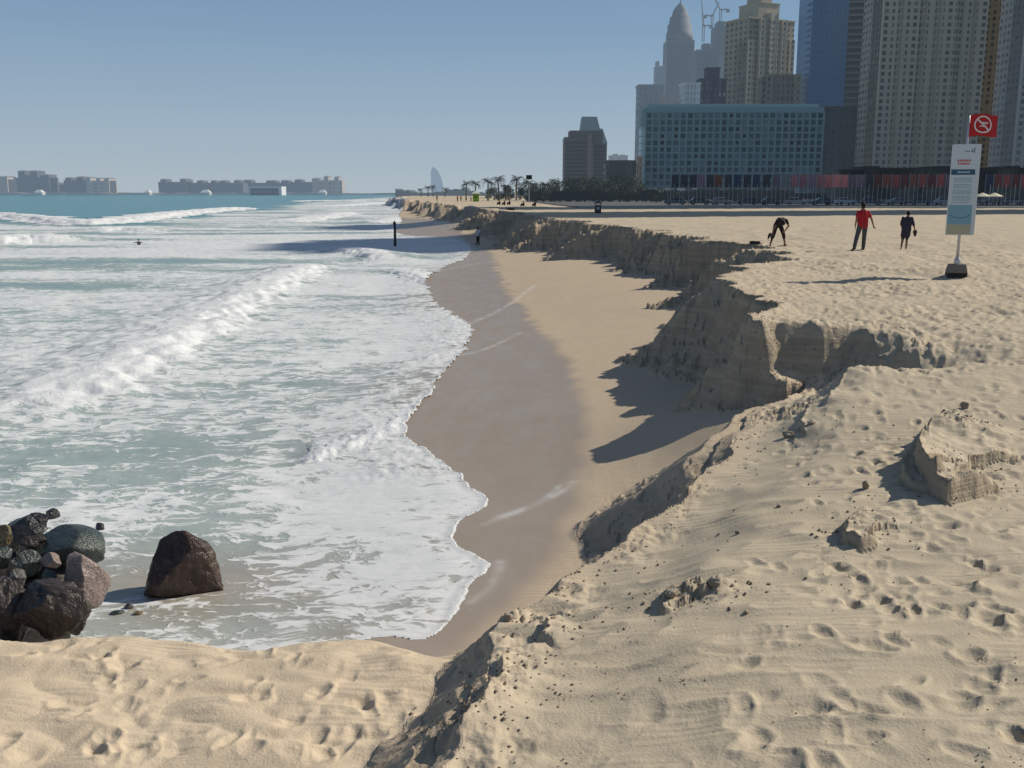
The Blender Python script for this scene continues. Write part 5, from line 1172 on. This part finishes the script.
def clod(px, py, w_, d_, h_, label, seed, name='sand_clod', group='fallen sand clods', up=.35, rz=0., cuts=8, rough=.10):
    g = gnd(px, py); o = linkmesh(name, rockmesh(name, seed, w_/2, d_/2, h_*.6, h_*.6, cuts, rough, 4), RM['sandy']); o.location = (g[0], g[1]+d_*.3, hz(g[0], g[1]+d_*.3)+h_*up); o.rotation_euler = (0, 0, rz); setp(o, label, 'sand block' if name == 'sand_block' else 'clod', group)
for i, (px, py, w_, d_, h_, lab) in enumerate([(866,490,.09,.07,.11,'small upright clod left of the undercut sand block'), (672,598,.13,.10,.08,'dark clod at the left end of the crumbly patch'), (715,588,.16,.12,.08,'largest pale clod in the crumbly patch'),
    (746,614,.05,.04,.03,'small lone clod right below the crumbly patch'), (508,622,.12,.10,.09,'small upright clod on the rim near the foam'), (738,534,.07,.05,.04,'small brown clod left of the dark ledge'), (779,508,.06,.05,.04,'small clod uphill of the dark ledge'),
    (965,409,.18,.14,.10,'dark crumbly clod on top of the undercut sand block'), (790,437,.2,.16,.10,'clod on the slope at the end of the long shadow'), (812,424,.16,.12,.08,'clod uphill on the slope at the end of the long shadow')]):
    clod(px, py, w_, d_, h_, lab, 70+i, rough=.16, rz=i*1.1)
rg = random.Random(8); cv = []; cf = []
octv = np.array([(1,0,0),(-1,0,0),(0,1,0),(0,-1,0),(0,0,1),(0,0,-1)], float); octf = [(0,2,4),(2,1,4),(1,3,4),(3,0,4),(2,0,5),(1,2,5),(3,1,5),(0,3,5)]
def crumb(x, y, s_):
    b = len(cv); z = hz(x, y)
    if z < .5: return
    for v in octv: cv.append((x+v[0]*s_*rg.uniform(.6,1.3), y+v[1]*s_*rg.uniform(.6,1.3), z+s_*.3+v[2]*s_*rg.uniform(.5,.9)))
    cf.extend(tuple(b+i for i in f_) for f_ in octf)
for _ in range(200):
    px = rg.uniform(420, 1040); py = rg.uniform(420, 790); x, y = at(px, py, 2.1); u = polydist(np.array([x]), np.array([y]), EDGE)[0][0]
    if u > .1: crumb(x, y, rg.uniform(.003, .009))
for _ in range(26):                                   # little clusters
    px = rg.uniform(520, 1040); py = rg.uniform(400, 780); x, y = at(px, py, 2.1)
    if polydist(np.array([x]), np.array([y]), EDGE)[0][0] < .2: continue
    for k in range(rg.randint(3, 9)): crumb(x+rg.gauss(0, .07), y+rg.gauss(0, .05), rg.uniform(.004, .013))
for px, py, sx, n_ in [(700,585,.35,90), (860,520,.35,60), (955,412,.35,120), (960,465,.5,70), (860,500,.6,30), (545,625,.3,40), (640,560,.5,20), (490,670,.25,50), (455,715,.25,50), (800,430,.6,40), (670,500,.6,20)]:
    g = gnd(px, py)
    for k in range(n_): crumb(g[0]+rg.gauss(0, sx), g[1]+rg.gauss(0, sx*.7), rg.uniform(.006, .022))
for k in range(500):                                  # along the rims
    i = rg.randrange(8, min(len(EDGE)-1, 120)); p_ = EDGE[i]; q_ = EDGE[i+1]; t = rg.random(); crumb(p_[0]+(q_[0]-p_[0])*t+abs(rg.gauss(0, .35)), p_[1]+(q_[1]-p_[1])*t+rg.gauss(0, .2), rg.uniform(.005, .014)*(1+p_[1]/25))
me = bpy.data.meshes.new('sand_crumbs'); me.from_pydata(cv, [], cf); me.update()
setp(linkmesh('sand_crumbs', me, solidmat('crumb', (.22,.18,.135), .95, 0, .5, 9)), 'dark crumbs of broken crust scattered over the sand', kind='stuff')

# ---------------------------------------------------------------- light
SUN_AZ = Vector((1, .38, 0)).normalized(); ELEV = radians(36)
sd = Vector((SUN_AZ.x*cos(ELEV), SUN_AZ.y*cos(ELEV), sin(ELEV)))
ld = bpy.data.lights.new('sun', 'SUN'); ld.energy = 4.5; ld.angle = radians(.6); ld.color = (1, .91, .77)
lo = bpy.data.objects.new('sun', ld); C.link(lo); lo.rotation_euler = sd.to_track_quat('Z', 'Y').to_euler()
w = bpy.data.worlds.new('World'); scene.world = w; w.use_nodes = True; nt = w.node_tree
bg = nt.nodes['Background']; sk = nt.nodes.new('ShaderNodeTexSky'); sk.sky_type = 'NISHITA'; sk.sun_disc = False
sk.sun_elevation = ELEV; sk.sun_rotation = math.atan2(SUN_AZ.x, SUN_AZ.y); sk.air_density = 1.0; sk.dust_density = .6; sk.ozone_density = 1.2; sk.altitude = 0
bg.inputs[1].default_value = .078
# haze: the lowest degrees of the sky fade from clear blue to pale blue grey
tc = nt.nodes.new('ShaderNodeTexCoord'); sx = nt.nodes.new('ShaderNodeSeparateXYZ'); mr = nt.nodes.new('ShaderNodeMapRange'); mx = nt.nodes.new('ShaderNodeMix'); rp = nt.nodes.new('ShaderNodeValToRGB')
nt.links.new(tc.outputs['Generated'], sx.inputs[0]); nt.links.new(sx.outputs[2], mr.inputs[0]); nt.links.new(sx.outputs[2], rp.inputs[0])
mr.inputs[1].default_value = .15; mr.inputs[2].default_value = .5; mr.inputs[3].default_value = .95; mr.inputs[4].default_value = 0
e = rp.color_ramp.elements; e[0].position = 0; e[0].color = (.42, .50, .56, 1); e[1].position = .25; e[1].color = (.145, .27, .44, 1)
q = e.new(.06); q.color = (.34, .445, .545, 1); q = e.new(.15); q.color = (.225, .35, .50, 1)
sc2 = nt.nodes.new('ShaderNodeVectorMath'); sc2.operation = 'SCALE'; nt.links.new(rp.outputs[0], sc2.inputs[0]); sc2.inputs['Scale'].default_value = 1/.078
mx.data_type = 'RGBA'; nt.links.new(mr.outputs[0], mx.inputs[0]); nt.links.new(sk.outputs[0], mx.inputs[6]); nt.links.new(sc2.outputs[0], mx.inputs[7])
nt.links.new(mx.outputs[2], bg.inputs[0])
scene.view_settings.view_transform = 'Standard'; scene.view_settings.look = 'None'; scene.view_settings.exposure = 0
scene.cycles.use_denoising = True
scene.cycles.max_bounces = 5; scene.cycles.diffuse_bounces = 2; scene.cycles.glossy_bounces = 2
